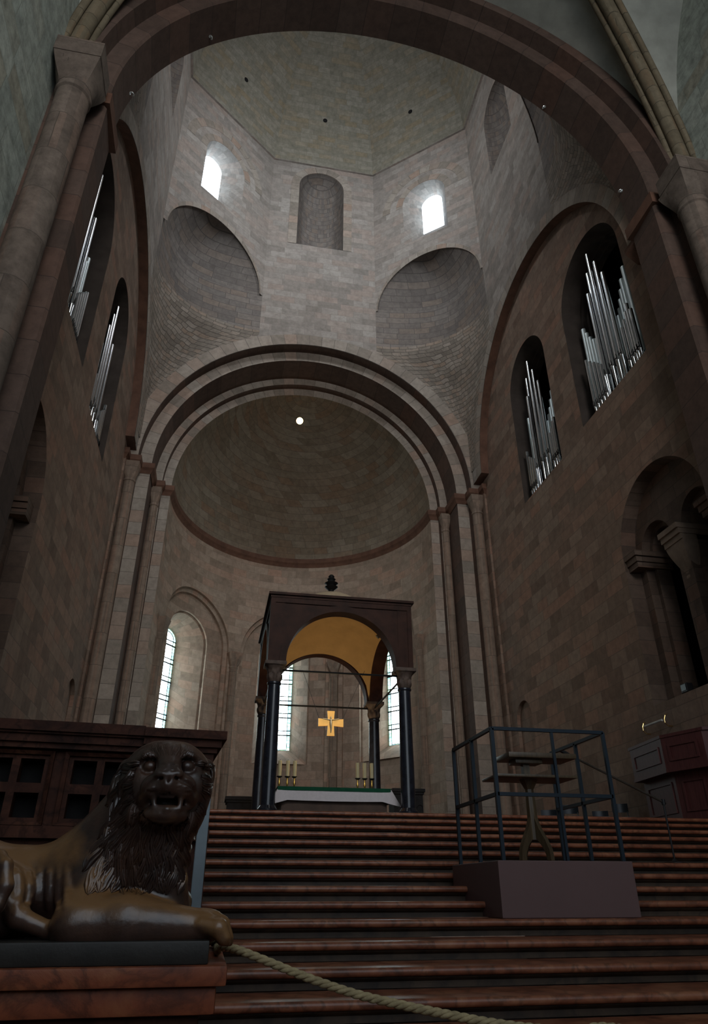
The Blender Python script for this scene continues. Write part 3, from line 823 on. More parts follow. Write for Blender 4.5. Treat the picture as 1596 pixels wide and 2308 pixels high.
# head
HC = LP(1000, 520, 2.83)
S.ell(HC, (.168, .165, .150), .05)
S.ell(LP(1000, 420, 2.86), (.150, .15, .11), .04)
S.ell(LP(985, 670, 2.79), (.135, .13, .10), .05)
for sx in (-1, 1):
    S.ell(LP(1005+sx*150, 500, 2.73), (.048, .05, .055), .03)              # cheek bones
    S.ell(LP(1010+sx*70, 520, 2.635), (.056, .062, .046), .02)             # whisker pads
    S.ell(LP(1010+sx*120, 575, 2.665), (.036, .04, .030), .015)
S.cap(LP(1015, 330, 2.70), LP(1012, 430, 2.605), .046, .040, .03)          # bridge of the nose
S.ell(LP(1012, 436, 2.585), (.046, .030, .020), .012)                     # nose
for sx in (-1, 1): S.ell(LP(1012+sx*52, 442, 2.582), (.020, .022, .015), .008)
S.ell(LP(1012, 500, 2.60), (.030, .045, .040), .02)
S.ell(LP(1015, 322, 2.695), (.028, .024, .018), .012)                     # boss on the brow
# mouth: open slot with lips, teeth and chin
S.ell(LP(988, 690, 2.655), (.078, .075, .036), .02)
S.ell(LP(1000, 606, 2.60), (.060, .075, .020), .008, 'sub'); S.ell(LP(1000, 606, 2.60), (.078, .05, .012), .006, 'sub')
S.chain([LP(1010-128, 640, 2.66), LP(930, 648, 2.60), LP(1000, 651, 2.585), LP(1070, 648, 2.60), LP(1010+118, 638, 2.66)], [.010]*5, .006)
S.chain([LP(940, 632, 2.60), LP(990, 634, 2.592), LP(1040, 632, 2.60)], [.007]*3, .004)
for sx, zy in ((-1, 600), (1, 604)):
    S.cap(LP(1003+sx*82, 570, 2.605), LP(1003+sx*78, 640, 2.60), .012, .007, .006)       # canines
    for j, (dx, dy, r) in enumerate(((150, 560, .014), (165, 590, .013), (150, 620, .012), (132, 642, .010))): S.ell(LP(1005+sx*dx, dy, 2.672), (r, r, r*.8), .006)
for dx in (-35, -12, 12, 35): S.ell(LP(1000+dx, 577, 2.598), (.007, .008, .007), .004)
# eyes: deep almond sockets, full eyeballs, heavy lids and brows
EY = []
for sx, ex in ((-1, 900), (1, 1122)): EY.append((sx, ex, S.march(ex, 388)))
for sx, ex, P in EY:
    S.cap(LP(ex-sx*70, 372, P.y-.004), LP(ex+sx*20, 330, P.y+.008), .016, .018, .012); S.cap(LP(ex+sx*20, 330, P.y+.008), LP(ex+sx*95, 372, P.y+.045), .018, .012, .012)
    S.ell(P, (.038, .030, .030), .006, 'sub'); S.ell(P+Vector((-sx*.022, 0, -.006)), (.020, .02, .014), .006, 'sub')
    S.ell(P+Vector((0, .020, -.001)), (.026, .027, .022), .002)
    for up in (1, -1):
        S.chain([LP(ex+88*math.cos(a)-sx*10, 390-up*(60 if up > 0 else 52)*math.sin(a), P.y+.006+.020*abs(math.cos(a))*(1 if math.cos(a)*sx > 0 else .2)) for a in [PI*k/10 for k in range(11)]], [.005]+[.0078]*9+[.005], .004)
# furrows on the muzzle, nostrils, wrinkles of the nose
for sx in (-1, 1):
    for k in range(4):
        x0, y0 = 1012+sx*(40+k*6), 478+k*22
        S.chain([S.march(x0, y0)+Vector((0,-.002,0)), S.march(x0+sx*38, y0+8)+Vector((0,-.002,0)), S.march(x0+sx*78, y0+2)+Vector((0,-.002,0))], [.0035, .005, .003], .003, 'sub')
    S.ell(LP(1012+sx*40, 462, 2.575), (.010, .014, .006), .004, 'sub')
    for k in range(3): S.cap(S.march(1012+sx*10, 385+k*18), S.march(1012+sx*48, 378+k*16), .004, .003, .004, 'sub')
    S.chain([S.march(1012+sx*66, 470), S.march(1012+sx*128, 500), S.march(1012+sx*160, 560)], [.006, .007, .005], .006, 'sub')
S.cap(S.march(1012, 462), S.march(1008, 560), .005, .004, .004, 'sub')
# ears
for zx, sx in ((748, -1), (1243, 1)):
    S.ell(LP(zx, 445, 2.85), (.030, .03, .058), .010); S.ell(LP(zx+sx*4, 452, 2.815), (.014, .022, .036), .006, 'sub')
# fore legs and paws
for YL, near in ((2.72, True), (3.22, False)):
    S.cap(LP(600, 1120, YM-.12 if near else YM+.12), LP(470, 1330, YL+.01), .115, .068, .04)
    S.cap(LP(450, 1345, YL), LP(760, 1330, YL), .075, .082, .04); S.cap(LP(760, 1330, YL), LP(1180, 1350, YL-.01), .080, .052, .03)
    S.ell(LP(1250, 1345, YL-.01), (.058, .062, .048), .02)
    for j, (dy, dz) in enumerate(((-.064, 18), (-.022, 0), (.022, 0), (.064, 18))):
        e = abs(j-1.5)*14
        S.cap(LP(1210, 1325+dz, YL+dy*.75), LP(1330-e, 1345+dz, YL+dy), .026, .031, .003)
        S.cap(LP(1330-e, 1345+dz, YL+dy), LP(1362-e, 1418, YL+dy), .031, .025, .003)
        S.ell(LP(1388-e, 1445, YL+dy), (.010, .008, .014), .003)
    for dy in (-.043, 0, .043):
        S.chain([LP(1270, 1262, YL+dy), LP(1345, 1275, YL+dy), LP(1408, 1335, YL+dy), LP(1412, 1440, YL+dy)], [.004, .011, .013, .010], .004, 'sub')
    S.cap(LP(425, 1110, YL+.075), LP(452, 1400, YL-.005), .020, .020, .012)            # the raised edge behind the elbow
# hind legs
for YL, s_ in ((2.78, 1), (3.18, -1)):
    S.ell(LP(-150, 1200, YL+.03*s_), (.175, .085, .135), .04)
    S.cap(LP(10, 1150, YL-.02*s_), LP(110, 1300, YL-.03*s_), .030, .030, .02); S.cap(LP(110, 1300, YL-.03*s_), LP(290, 1375, YL-.03*s_), .032, .026, .02)
    S.ell(LP(340, 1390, YL-.03*s_), (.050, .035, .022), .012)
S.chain([LP(-500, 1000, YM), LP(-320, 1120, 2.76), LP(-150, 1250, 2.66), LP(-20, 1230, 2.64), LP(36, 1110, 2.645), LP(34, 985, 2.66), LP(0, 935, 2.70), LP(-40, 960, 2.71)], [.03, .026, .024, .023, .023, .022, .021, .016], .01)
# ribs
for zx, t, u in ((105, 1010, 1240), (165, 1005, 1255), (228, 1005, 1265), (290, 1005, 1265), (348, 1005, 1255), (395, 1010, 1240)):
    pts = [S.march(zx+10*math.sin(k*.5), t+(u-t)*k/7)+Vector((0,.004,0)) for k in range(8)]
    S.chain(pts, [.004, .009, .012, .013, .013, .012, .009, .004], .012)
V, Q = S.mesh()
if (np.cross(V[Q[:, 1]]-V[Q[:, 0]], V[Q[:, 2]]-V[Q[:, 0]])*(V[Q[:, 0]]-V.mean(0))).sum() < 0: Q = Q[:, ::-1].copy()
me = bpy.data.meshes.new('body'); PZ = LP(0, 1440, 2.75).z
li = thing('lion_sculpture', 'dark polished stone lion lying on a slab with open jaws and a carved mane', 'sculpture', (-.6, 2.95, -.198))
me.from_pydata((V-np.array([-.6, 2.95, -.198])).tolist(), [], Q.tolist()); me.polygons.foreach_set('use_smooth', [True]*len(me.polygons)); me.update()
body = bpy.data.objects.new('body', me); COL.objects.link(body); body.parent = li; body['_w'] = (-.6, 2.95, -.198)
sm = body.modifiers.new('smooth', 'SMOOTH'); sm.factor = .5; sm.iterations = 3
m, nt, b = newmat('ochre_lion_stone'); Lk = nt.links.new; tc = N(nt, 'ShaderNodeTexCoord')
n1 = N(nt, 'ShaderNodeTexNoise', Scale=5.0, Detail=6.0, Roughness=.65); Lk(tc.outputs['Object'], n1.inputs['Vector'])
r1 = ramp(nt, n1.outputs[0], [(.34, (.016,.009,.008)), (.50, (.042,.020,.014)), (.68, (.075,.034,.020))])
# ochre, stronger on up-facing sides, on the paws and below the head
sx = N(nt, 'ShaderNodeSeparateXYZ'); Lk(tc.outputs['Object'], sx.inputs[0])
n2 = N(nt, 'ShaderNodeTexNoise', Scale=7.0, Detail=5.0); Lk(tc.outputs['Object'], n2.inputs['Vector'])
ge = N(nt, 'ShaderNodeNewGeometry'); sn = N(nt, 'ShaderNodeSeparateXYZ'); Lk(ge.outputs['Normal'], sn.inputs[0])
upn = N(nt, 'ShaderNodeMapRange'); upn.inputs[1].default_value = -.15; upn.inputs[2].default_value = .75; upn.inputs[4].default_value = .55; Lk(sn.outputs[2], upn.inputs[0])
lowz = N(nt, 'ShaderNodeMapRange'); lowz.inputs[1].default_value = .48; lowz.inputs[2].default_value = .36; Lk(sx.outputs[2], lowz.inputs[0])
mm0 = N(nt, 'ShaderNodeMath', operation='MULTIPLY'); Lk(upn.outputs[0], mm0.inputs[0]); Lk(lowz.outputs[0], mm0.inputs[1])
mm_ = N(nt, 'ShaderNodeMath', operation='ADD'); Lk(mm0.outputs[0], mm_.inputs[0]); Lk(n2.outputs[0], mm_.inputs[1])
rx = N(nt, 'ShaderNodeMapRange'); rx.inputs[1].default_value = .52; rx.inputs[2].default_value = .66; rx.inputs[4].default_value = .34; Lk(sx.outputs[0], rx.inputs[0])
ad = N(nt, 'ShaderNodeMath', operation='ADD'); Lk(mm_.outputs[0], ad.inputs[0]); Lk(rx.outputs[0], ad.inputs[1])
r2 = ramp(nt, ad.outputs[0], [(.66, (0,0,0)), (1.0, (1,1,1))])
cc = mixc(nt, r1.outputs[0], (.20,.098,.036), r2.outputs[0]); Lk(cc, b.inputs['Base Color'])
b.inputs['Roughness'].default_value = .37; b.inputs['Specular IOR Level'].default_value = .6; b.inputs['Coat Weight'].default_value = .35; b.inputs['Coat Roughness'].default_value = .2
n3 = N(nt, 'ShaderNodeTexNoise', Scale=40.0, Detail=4.0); Lk(tc.outputs['Object'], n3.inputs['Vector'])
bp = N(nt, 'ShaderNodeBump', Strength=.35, Distance=.006); Lk(n3.outputs[0], bp.inputs['Height']); Lk(bp.outputs[0], b.inputs['Normal'])
M['lion'] = m; me.materials.append(m)
# ---- the mane: carved locks lying on neck and chest
bvh = BVHTree.FromPolygons([Vector(v) for v in V.tolist()], Q.tolist())
def surf(zx, zy, back=False):
    if not back:
        d = LP(zx, zy, 1.0).normalized(); r_ = bvh.ray_cast(Vector((0,0,0)), d)
    else:
        p = LP(zx, zy, YM); r_ = bvh.ray_cast(Vector((p.x, 4.0, p.z)), Vector((0,-1,0)))
    if r_[0] is None: return None, None
    nr = r_[1]
    if nr.dot(Vector((0,1,0)) if back else r_[0]) * (1 if not back else -1) > 0: nr = -nr
    return r_[0], nr
rnd = random.Random(3); mane = MB()
HP = [0, .45, .62, .30, .70, 1.0, .50, 1.0, .70, .30, .62, .45, 0]
def lock(zx, zy, ang, ln, wd, hook, back=False, h=.024):
    pts = []; n = 12
    x, y = zx, zy; a = ang
    for i in range(n):
        p, nr = surf(x, y, back)
        if p is None or (zy > 0 and y > 1165 and p.y < 2.84) or (pts and (p-pts[-1][0]).length > .05): break
        pts.append((p, nr)); t = i/(n-1)
        a2 = a+.35*math.sin(t*PI*1.6)*(1 if hook > 0 else -1)+hook*max(0, t-.68)*5.5
        st = ln/(n-1)*(1-.35*max(0, t-.68)/.32); x += st*math.cos(a2); y += st*math.sin(a2)
    if len(pts) < 7: return
    rows = []; m_ = len(pts)
    for i, (p, nr) in enumerate(pts):
        t = i/(m_-1); tg_ = (pts[min(i+1, m_-1)][0]-pts[max(i-1, 0)][0])
        if tg_.length > .07: return
        sd = tg_.cross(nr)
        if sd.length < 1e-7: return
        sd.normalize(); w = wd*(.55+.45*math.sin(min(1, t*1.5)*PI/2))*(1-max(0, (t-.55)/.45)**1.7*.93)
        hh = h*(.35+.65*math.sin(PI*min(1, .12+t*.86)))
        rows.append([p+sd*(w*(j/6-1))+nr*(HP[j]*hh-.0035) for j in range(13)])
    mane.grid(rows)
    b0 = len(mane.v)
# roots: from below upwards so that upper locks lie over lower ones
def inface(x, y): return ((x-1005)/215)**2+((y-520)/250)**2 < 1
for back in (False, True):
    for row in range(12):
        zy = 1120-row*64
        xl = 560+max(0, (1000-zy))*.40 if zy > 700 else 690
        xr = 1120 if zy > 700 else 1230
        x = xl+(row % 2)*38
        while x < xr:
            u = (x-xl)/(xr-xl)
            if not inface(x, zy+40):
                ang = PI/2+(1-u)*.5-.12*u+rnd.uniform(-.12, .12)
                lock(x+rnd.uniform(-8, 8), zy+rnd.uniform(-12, 12), ang, rnd.uniform(175, 235), .0215+.005*rnd.random(), rnd.choice((-1, 1))*rnd.uniform(.5, 1), back)
            x += 60
# long strands down the chest
for k, x in enumerate(range(820, 1120, 56)):
    lock(x, 1000+(k % 2)*30, PI/2+.03, 255, .024, (1 if k % 3 else -1)*.9, h=.024)
    lock(x+16, 830+(k % 2)*35, PI/2+.05, 225, .023, (-1 if k % 2 else 1)*.8, h=.024)
# fringe that frames the face
for k in range(30):
    a = math.radians(112+k*10.4) if k < 15 else math.radians(68-(k-15)*10.4)
    x, y = 1005+208*math.cos(a), 515+232*math.sin(a)
    out = math.atan2(math.sin(a)*1.0+.55, math.cos(a))
    lock(x, y, out, 120, .020, (1 if k % 2 else -1)*.5, h=.019)
# fine combed hair over the crown
for ring, (ra, rb, ln) in enumerate(((205, 205, 70), (175, 182, 80))):
    for k in range(17):
        a = math.radians(-128+k*4.75+ring*2.4); x, y = 1005+ra*math.cos(a), 505+rb*math.sin(a)
        lock(x, y, a, ln, .013, .2*(1 if k % 2 else -1), h=.008)
mo = mane.build('mane', M['lion'], li, 180); mo['label'] = 'carved flame shaped locks of the mane'
mb = MB(); mb.bbox(-1.66, .034, 2.615, 3.40, -.1975, LP(0, 1440, 2.615).z-.004, .006)
M['plinthstone'] = plain('blackened_stone', (.014,.012,.010), .5, var=.4, scale=6, bump=.2)
pz = mb.build('slab', M['plinthstone'], li, 40); pz['label'] = 'blackened stone slab'
# ================================================================== stairs
YS, ST, SR = 10.4, .4365, .1185
M['step'] = marble('red_step_marble', (.22,.072,.036), (.07,.026,.015), (.36,.155,.08), rough=.38, scale=4.0, cell=5.0, bump=.25)
M['riser'] = marble('brown_riser_marble', (.050,.029,.017), (.02,.012,.008), (.09,.055,.032), rough=.6, scale=3.0, cell=3.0, bump=.3)
stairs = bpy.data.objects.new('floor_stairs', None); COL.objects.link(stairs); stairs['kind'] = 'structure'; stairs['_w'] = (0,0,0)
stairs['label'] = 'wide flight of red marble steps up to the chancel'
for k in range(21):
    y, z = YS-ST*k, ZF-SR*k
    x0 = -.06 if y > 3.4 else .11
    x1 = XR-.02 if y > 8.5 else (AX+5.44 if y > 7.6 else NR-.01)
    prof = [(y+ST+.03, z), (y+.03, z)]
    for i in range(1, 9):
        a = PI/2+PI*i/9; prof.append((y+.03+.026*math.cos(a), z-.026+.026*math.sin(a)))
    prof += [(y+.03, z-.052), (y+.06, z-.054), (y+ST+.03, z-.054)]
    mb = MB(); mb.prism(prof, lambda a, b, d: Vector((d, a, b)), x0, x1)
    st = mb.build('step', M['step'], stairs, 40)
    # riser with a hollow moulding under the nosing
    prof = [(y+ST+.03, z-.054), (y+.055, z-.054), (y+.055, z-.062), (y+.066, z-.074), (y+.085, z-.082), (y+.085, z-SR), (y+ST+.03, z-SR)]
    mb = MB(); mb.prism(prof, lambda a, b, d: Vector((d, a, b)), x0, x1); mb.build('riser', M['riser'], st, 30)
# ================================================================== chancel screen on the left
M['red'] = marble('dark_red_marble', (.056,.020,.012), (.022,.009,.006), (.10,.038,.022), rough=.65, scale=5, cell=6, bump=.2, spec=.15)
M['red2'] = marble('red_block_marble', (.20,.052,.022), (.065,.02,.011), (.30,.11,.045), rough=.5, scale=4, cell=7, bump=.3, spec=.3)
sc = thing('chancel_screen', 'dark red marble screen with dark square openings in pairs behind the stone lion', 'screen', (-.9, 5.3, FL))
uS = Vector((-1, -.085, 0)).normalized(); nS = Vector((-.085, 1, 0)).normalized()
def fS(s, z, d): return Vector((0, 5.2, 0))+uS*s+nS*d+Z3*z
mb = MB(); wins = []
for c in (.76, 1.29, 1.82):
    for a in (-1, 1):
        for b_ in (-1, 1):
            cx, cz = c+a*.10, .600+b_*.105
            wins.append([(cx-.075, cz-.075), (cx+.075, cz-.075), (cx+.075, cz+.075), (cx-.075, cz+.075)])
outer = [(.48, .37), (3.2, .37), (3.2, .84), (.48, .84)]
mb.wall(outer, wins, fS, .035)
for w_ in wins: mb.strip(w_, .035, w_, .16, fS)
mb.build('lattice_panel', M['red'], sc)
for c in (.76, 1.29, 1.82):      # moulded frame round each lattice
    mb = MB(); A = [(c-.205, .395), (c+.205, .395), (c+.205, .805), (c-.205, .805)]; B = [(c-.232, .375), (c+.232, .375), (c+.232, .828), (c-.232, .828)]
    mb.strip(A, .035, A, .012, fS); mb.strip(A, .012, B, .0, fS); mb.strip(B, .0, B, .035, fS); mb.build('frame_moulding', M['red'], sc)
mb = MB(); mb.prism([(0, .30), (3.2, .30), (3.2, .37), (0, .37)], fS, -.03, .9); mb.prism([(0, FL), (3.2, FL), (3.2, .30), (0, .30)], fS, .03, .85); mb.build('base', M['red'], sc)
mb = MB(); mb.prism([(.48, .37), (3.2, .37), (3.2, .84), (.48, .84)], fS, .17, .85); mb.build('dark_infill', M['dark'], sc)
mb = MB()
for z0, z1, e in ((.84, .875, .03), (.875, .925, .055), (.925, .94, .075), (.94, 1.005, .095)): mb.prism([(.5, z0), (3.2, z0), (3.2, z1), (.5, z1)], fS, -e, .9)
mb.build('cornice', M['red'], sc)
mb = MB(); mb.prism([(.02, .37), (.48, .37), (.48, .85), (.02, .85)], fS, -.05, .85); mb.prism([(.10, .44), (.40, .44), (.40, .80), (.10, .80)], fS, -.065, -.04); mb.build('end_pier', M['red'], sc)
mb = MB()
for z0, z1, e in ((.85, .885, .02), (.885, .935, .045), (.935, .992, .075)): mb.prism([(.02-e, z0), (.50, z0), (.50, z1), (.02-e, z1)], fS, -.05-e, .9)
mb.build('pier_cap', M['red'], sc)
# ------------------------------------------------------------------ grey post by the screen
M['grey'] = plain('grey_steel', (.16,.19,.21), .4, .6, var=.1)
p0 = aty(444, 2000, 4.75)
mb = MB(); mb.bbox(p0.x-.034, p0.x+.034, 4.74, 4.765, -.83, .72, .004)
o = mb.build('metal_post', M['grey'], origin=(p0.x, 4.75, -.83)); tag(o, 'flat grey metal post standing behind the lion at the edge of the steps', 'post')
mb = MB(); mb.box(p0.x-.09, p0.x+.09, 4.66, 4.84, -.842, -.829); mb.build('foot_plate', M['grey'], o)
# ================================================================== lion pedestal
ped = thing('lion_pedestal', 'mottled red marble pedestal of stacked slabs under the stone lion', 'pedestal', (-.7, 2.9, FL))
mb = MB(); mb.bbox(-1.7, .094, 2.58, 3.5, -.252, -.198, .008); mb.build('top_slab', M['red2'], ped, 40)
mb = MB(); mb.bbox(-1.67, .066, 2.61, 3.47, -.327, -.2525, .012); mb.build('moulded_block', M['red2'], ped, 40)
mb = MB(); mb.bbox(-1.62, .02, 2.66, 3.42, -1.2, -.3275, .01); mb.build('shaft', M['red'], ped, 40)
mb = MB(); mb.bbox(-1.7, .08, 2.6, 3.48, FL, -1.2, .02); mb.build('base', M['red'], ped, 40)
# ================================================================== rope
M['rope'] = plain('hemp', (.34,.27,.15), .8, var=.3, scale=30, bump=.3, spec=.2)
cp = [Vector(p) for p in ((-.05, 3.46, -.182), (.058, 3.42, -.182), (.070, 3.1, -.182), (.068, 2.95, -.182), (aty(500, 2134, 2.90)), aty(528, 2139, 2.84), aty(560, 2150, 2.8), aty(620, 2174, 2.77), aty(700, 2206, 2.73), aty(800, 2240, 2.68), aty(900, 2264, 2.63), aty(1000, 2285, 2.58), aty(1130, 2309, 2.52), aty(1300, 2326, 2.46), aty(1500, 2334, 2.4), (3.0, 2.3, -.66), (5.2, 2.2, -.66), (7.4, 2.2, -.42), (8.52, 2.2, -.18))]
def catmull(P, n=10):
    out = []
    for i in range(len(P)-1):
        a, b, c, d = P[max(i-1, 0)], P[i], P[i+1], P[min(i+2, len(P)-1)]
        for k in range(n):
            t = k/n; out.append(.5*((2*b)+(c-a)*t+(2*a-5*b+4*c-d)*t*t+(-a+3*b-3*c+d)*t**3))
    return out+[P[-1]]
cl = catmull(cp, 24); mb = MB(); L = [0]
for i in range(1, len(cl)): L.append(L[-1]+(cl[i]-cl[i-1]).length)
for ph in range(3):
    pts = []
    for i, p in enumerate(cl):
        t = (cl[min(i+1, len(cl)-1)]-cl[max(i-1, 0)]).normalized(); u = t.cross(Vector((0,0,1))).normalized(); v = u.cross(t)
        a = 2*PI*(L[i]/.085+ph/3); pts.append(p+(u*math.cos(a)+v*math.sin(a))*.0068)
    mb.tube(pts, .0074, 8)
o = mb.build('rope', M['rope'], smooth=180, origin=cl[0]); tag(o, 'thick twisted natural rope sagging from the lion across the steps', 'rope')
# ================================================================== platform box with railing and book stand
M['plum'] = plain('plum_paint', (.125,.072,.070), .6, var=.06, scale=2)
bx0, bx1, by0, by1, bz = 2.38, 3.60, 6.10, 7.32, .235
zb = ZF-SR*10
mb = MB(); mb.bbox(bx0, bx1, by0, by1, zb+.002, bz, .006); o = mb.build('plinth_box', M['plum'], origin=(2.99, 6.7, zb)); tag(o, 'plain plum coloured box platform standing on the steps under the blue railing', 'platform')
M['steel'] = plain('blue_black_steel', (.008,.018,.030), .5, .2, var=.15, spec=.35)
rl = thing('guard_rail', 'dark blue steel guard railing round three sides of the plum box', 'railing', (2.99, 6.7, bz))
RT, RM, w_ = 1.315, .757, .03
X0, X1, XM, Y0, Y1 = 2.45, 3.545, 3.03, 6.145, 7.26
posts = [(X0, Y0), (XM, Y0), (X1, Y0), (X0, 6.70), (X0, Y1), (X1, 6.70), (X1, Y1)]
for x, y in posts:
    mb = MB(); mb.bar((x, y, bz), (x, y, RT), w_ if (x, y) != (XM, Y0) else .024); mb.build('post', M['steel'], rl)
for z in (RT, RM):
    for a, b_ in (((X0, Y0), (X1, Y0)), ((X0, Y0), (X0, Y1)), ((X1, Y0), (X1, Y1))):
        mb = MB(); mb.bar((*a, z), (*b_, z), w_); mb.build('top_rail' if z == RT else 'middle_rail', M['steel'], rl)
M['oldwood'] = wood('old_wood', (.055,.035,.018), (.11,.075,.04), .4, 2)
bs = thing('book_stand', 'tall wooden book stand with two shelves and curved feet inside the railing', 'lectern', (3.0, 6.7, bz))
cx, cy, q_ = 3.0, 6.7, .865
mb = MB(); mb.lathe([(.048, .43), (.05, .69), (.043, .87), (.073, .92), (.095, .955)], (cx, cy, 0), 8); mb.build('column', M['oldwood'], bs, 30)
for a in (20, 110, 200, 290):
    d = Vector((math.cos(math.radians(a)), math.sin(math.radians(a)), 0)); sd = Vector((-d.y, d.x, 0))
    pr = [(.0, .745), (.03, .745), (.048, .605), (.087, .52), (.147, .43), (.19, .345), (.203, bz), (.151, bz), (.143, .31), (.104, .38), (.052, .43), (.0, .45)]
    mb = MB(); mb.prism(pr, lambda r, z, t, d=d, sd=sd: Vector((cx, cy, z))+d*r+sd*t, -.022, .022); mb.build('leg', M['oldwood'], bs, 30)
mb = MB(); mb.bbox(2.61, 3.42, 6.5, 6.92, .956, .982, .006); mb.build('shelf', M['oldwood'], bs, 40)
mb = MB(); mb.bar((cx-.017, cy, .978), (cx-.017, cy, 1.13), .065); mb.bbox(cx-.147, cx+.13, cy-.09, cy+.09, 1.098, 1.14, .006); mb.build('neck', M['oldwood'], bs, 40)
mb = MB(); mb.bbox(2.76, 3.46, 6.54, 6.9, 1.14, 1.19, .012); mb.build('desk_top', M['oldwood'], bs, 40)
# ================================================================== pulpit, microphone, chairs, lamp on the right
M['ambo'] = wood('red_brown_wood', (.060,.019,.019), (.10,.034,.032), .5, 2)
M['ambo'].node_tree.nodes['Principled BSDF'].inputs['Specular IOR Level'].default_value = .25
am = thing('pulpit', 'polygonal red brown wooden pulpit with framed panels by the right wall', 'pulpit', (7.9, 11.3, ZF))
zt, zm = 2.34, 1.83
UP_ = [(7.66, 12.4), (7.54, 11.2), (7.80, 10.43), (8.12, 10.25), (8.14, 12.4)]
LO_ = [(7.80, 12.36), (7.70, 11.25), (7.92, 10.60), (8.12, 10.5), (8.14, 12.36)]
def polytier(P, z0, z1, name, cap=.0):
    mb = MB(); mb.prism(P, lambda a, b, d: Vector((a, b, d)), z0, z1); o = mb.build(name, M['ambo'], am); return o
def scalep(P, e):
    c = Vector((sum(p[0] for p in P)/len(P), sum(p[1] for p in P)/len(P)))
    return [tuple(c+(Vector(p)-c)*(1+e)) if p[0] < 8.1 else (p[0], (c+(Vector(p)-c)*(1+e)).y) for p in P]
polytier(LO_, ZF, zm, 'base'); polytier(UP_, zm, zt, 'desk_body')
polytier(scalep(UP_, .04), zt, zt+.05, 'top_moulding'); polytier(scalep(UP_, .03), zm-.05, zm, 'lower_moulding')
for P, z0, z1 in ((UP_, zm, zt), (LO_, ZF+.05, zm-.05)):
    for i in range(3):
        a, b_ = Vector((*P[i], 0)), Vector((*P[i+1], 0)); u = (b_-a).normalized(); n = Vector((u.y, -u.x, 0)); ln = (b_-a).length
        if n.x > 0 and n.y > 0 or n.dot(Vector((-1, -.3, 0))) < 0: n = -n
        f = lambda s, z, d: a+u*s+n*d+Z3*z
        mb = MB(); m_ = .12
        A = [(m_, z0+m_), (ln-m_, z0+m_), (ln-m_, z1-m_), (m_, z1-m_)]; B = [(m_+.035, z0+m_+.035), (ln-m_-.035, z0+m_+.035), (ln-m_-.035, z1-m_-.035), (m_+.035, z1-m_-.035)]
        mb.strip(A, 0, A, .018, f); mb.strip(A, .018, B, .018, f); mb.strip(B, .018, B, .002, f); mb.build('panel_frame', M['ambo'], am)
ms = thing('microphone_stand', 'thin dark microphone stand with a long slanting boom on the steps before the pulpit', 'microphone stand', (5.27, 8.0, ZF-SR*6))
M['black'] = plain('black_metal', (.012,.012,.014), .45, .2, var=.1)
yk = 8.02; p1, p2, p3 = aty(1519, 1938, yk), aty(1502, 1808, yk), aty(1290, 1705, yk)
zk = ZF-SR*6
kx = p1.x+.01
mb = MB(); mb.tube([(kx, yk, zk), (kx, yk, p2.z)], .011, 8); mb.build('pole', M['black'], ms)
mb = MB(); mb.lathe([(.0, 0), (.12, 0), (.12, .012), (.03, .03), (.012, .05)], (kx, yk, zk), 20); mb.build('foot', M['black'], ms)
M['boom'] = plain('bronze_rod', (.06,.05,.04), .4, .4)
mb = MB(); q = Vector((kx, yk, p2.z)); mb.tube([q+(q-p3)*.03, p3], .014, 8); mb.build('boom', M['boom'], ms)
mb = MB(); mb.tube([p3, p3+(p3-q).normalized()*.08, p3+(p3-q).normalized()*.16], [.014, .022, .02], 10); mb.build('microphone', M['black'], ms)
mb = MB(); mb.lathe([(.0, -.03), (.025, -.03), (.025, .03), (.0, .03)], q, 12); mb.build('clamp', M['black'], ms)
M['chair'] = plain('dark_blue_vinyl', (.006,.009,.014), .3, var=.2, spec=.4)
labs = ['first low dark chair from the left behind the railing', 'second low dark chair from the left with a tall back', 'third low dark chair, taller, just right of the railing', 'low dark chair nearest to the pulpit']
for (cx, ang, zb_), lb in zip(((6.35, 25, 1.40), (6.80, 25, 1.50), (7.42, 25, 1.40), (7.86, 25, 1.54)), labs):
    y = 13.4; c = thing('chair', lb, 'chair', (cx, y, ZF), 'low dark chairs beside the pulpit')
    R_ = Matrix.Rotation(math.radians(-ang), 3, 'Z')
    f = lambda x, yy, z: Vector((cx, y, 0))+R_ @ Vector((x, yy, 0))+Z3*z
    mb = MB(); mb.prism([(-.15, -.15), (.15, -.15), (.15, .15), (-.15, .15)], lambda a, b, d: f(a, b, d), ZF+.24, ZF+.275); mb.build('seat', M['chair'], c)
    mb = MB(); rows = []
    for zz, th in ((zb_-.16, 0), (zb_-.01, 0), (zb_, .004)):
        rows.append([f(-.15+.3*k/8, .15+.03*math.sin(PI*k/8)+0, zz) for k in range(9)]+[f(.15-.3*k/8, .17+.03*math.sin(PI*(8-k)/8), zz) for k in range(9)])
    mb.grid(rows, closed=True); mb.f.append(list(range(36, 54))); mb.uv.append(None); mb.f.append(list(range(0, 18))[::-1]); mb.uv.append(None); mb.build('backrest', M['chair'], c, 40)
    for sx in (-.13, .13):
        mb = MB(); mb.tube([f(sx, -.13, ZF), f(sx, -.13, ZF+.24)], .011, 6); mb.build('leg', M['black'], c)
        mb = MB(); mb.tube([f(sx, .13, ZF), f(sx, .15, ZF+.26), f(sx, .165, zb_-.14)], .011, 6); mb.build('leg', M['black'], c)
M['brass'] = plain('polished_brass', (.75,.55,.24), .22, 1.0, var=.1)
wl = thing('wall_lamp', 'slender brass lamp rail on two curved arms on the right wall above the pulpit', 'lamp', (8.2, 12.2, 2.75))
A_, B_ = Vector((8.06, 12.45, 2.80)), Vector((8.06, 11.72, 2.80))
mb = MB(); mb.tube([A_.lerp(B_, .12), A_.lerp(B_, .9)], .022, 10); mb.build('tube', plain('frosted_tube', (.6,.62,.6), .25, .3), wl)
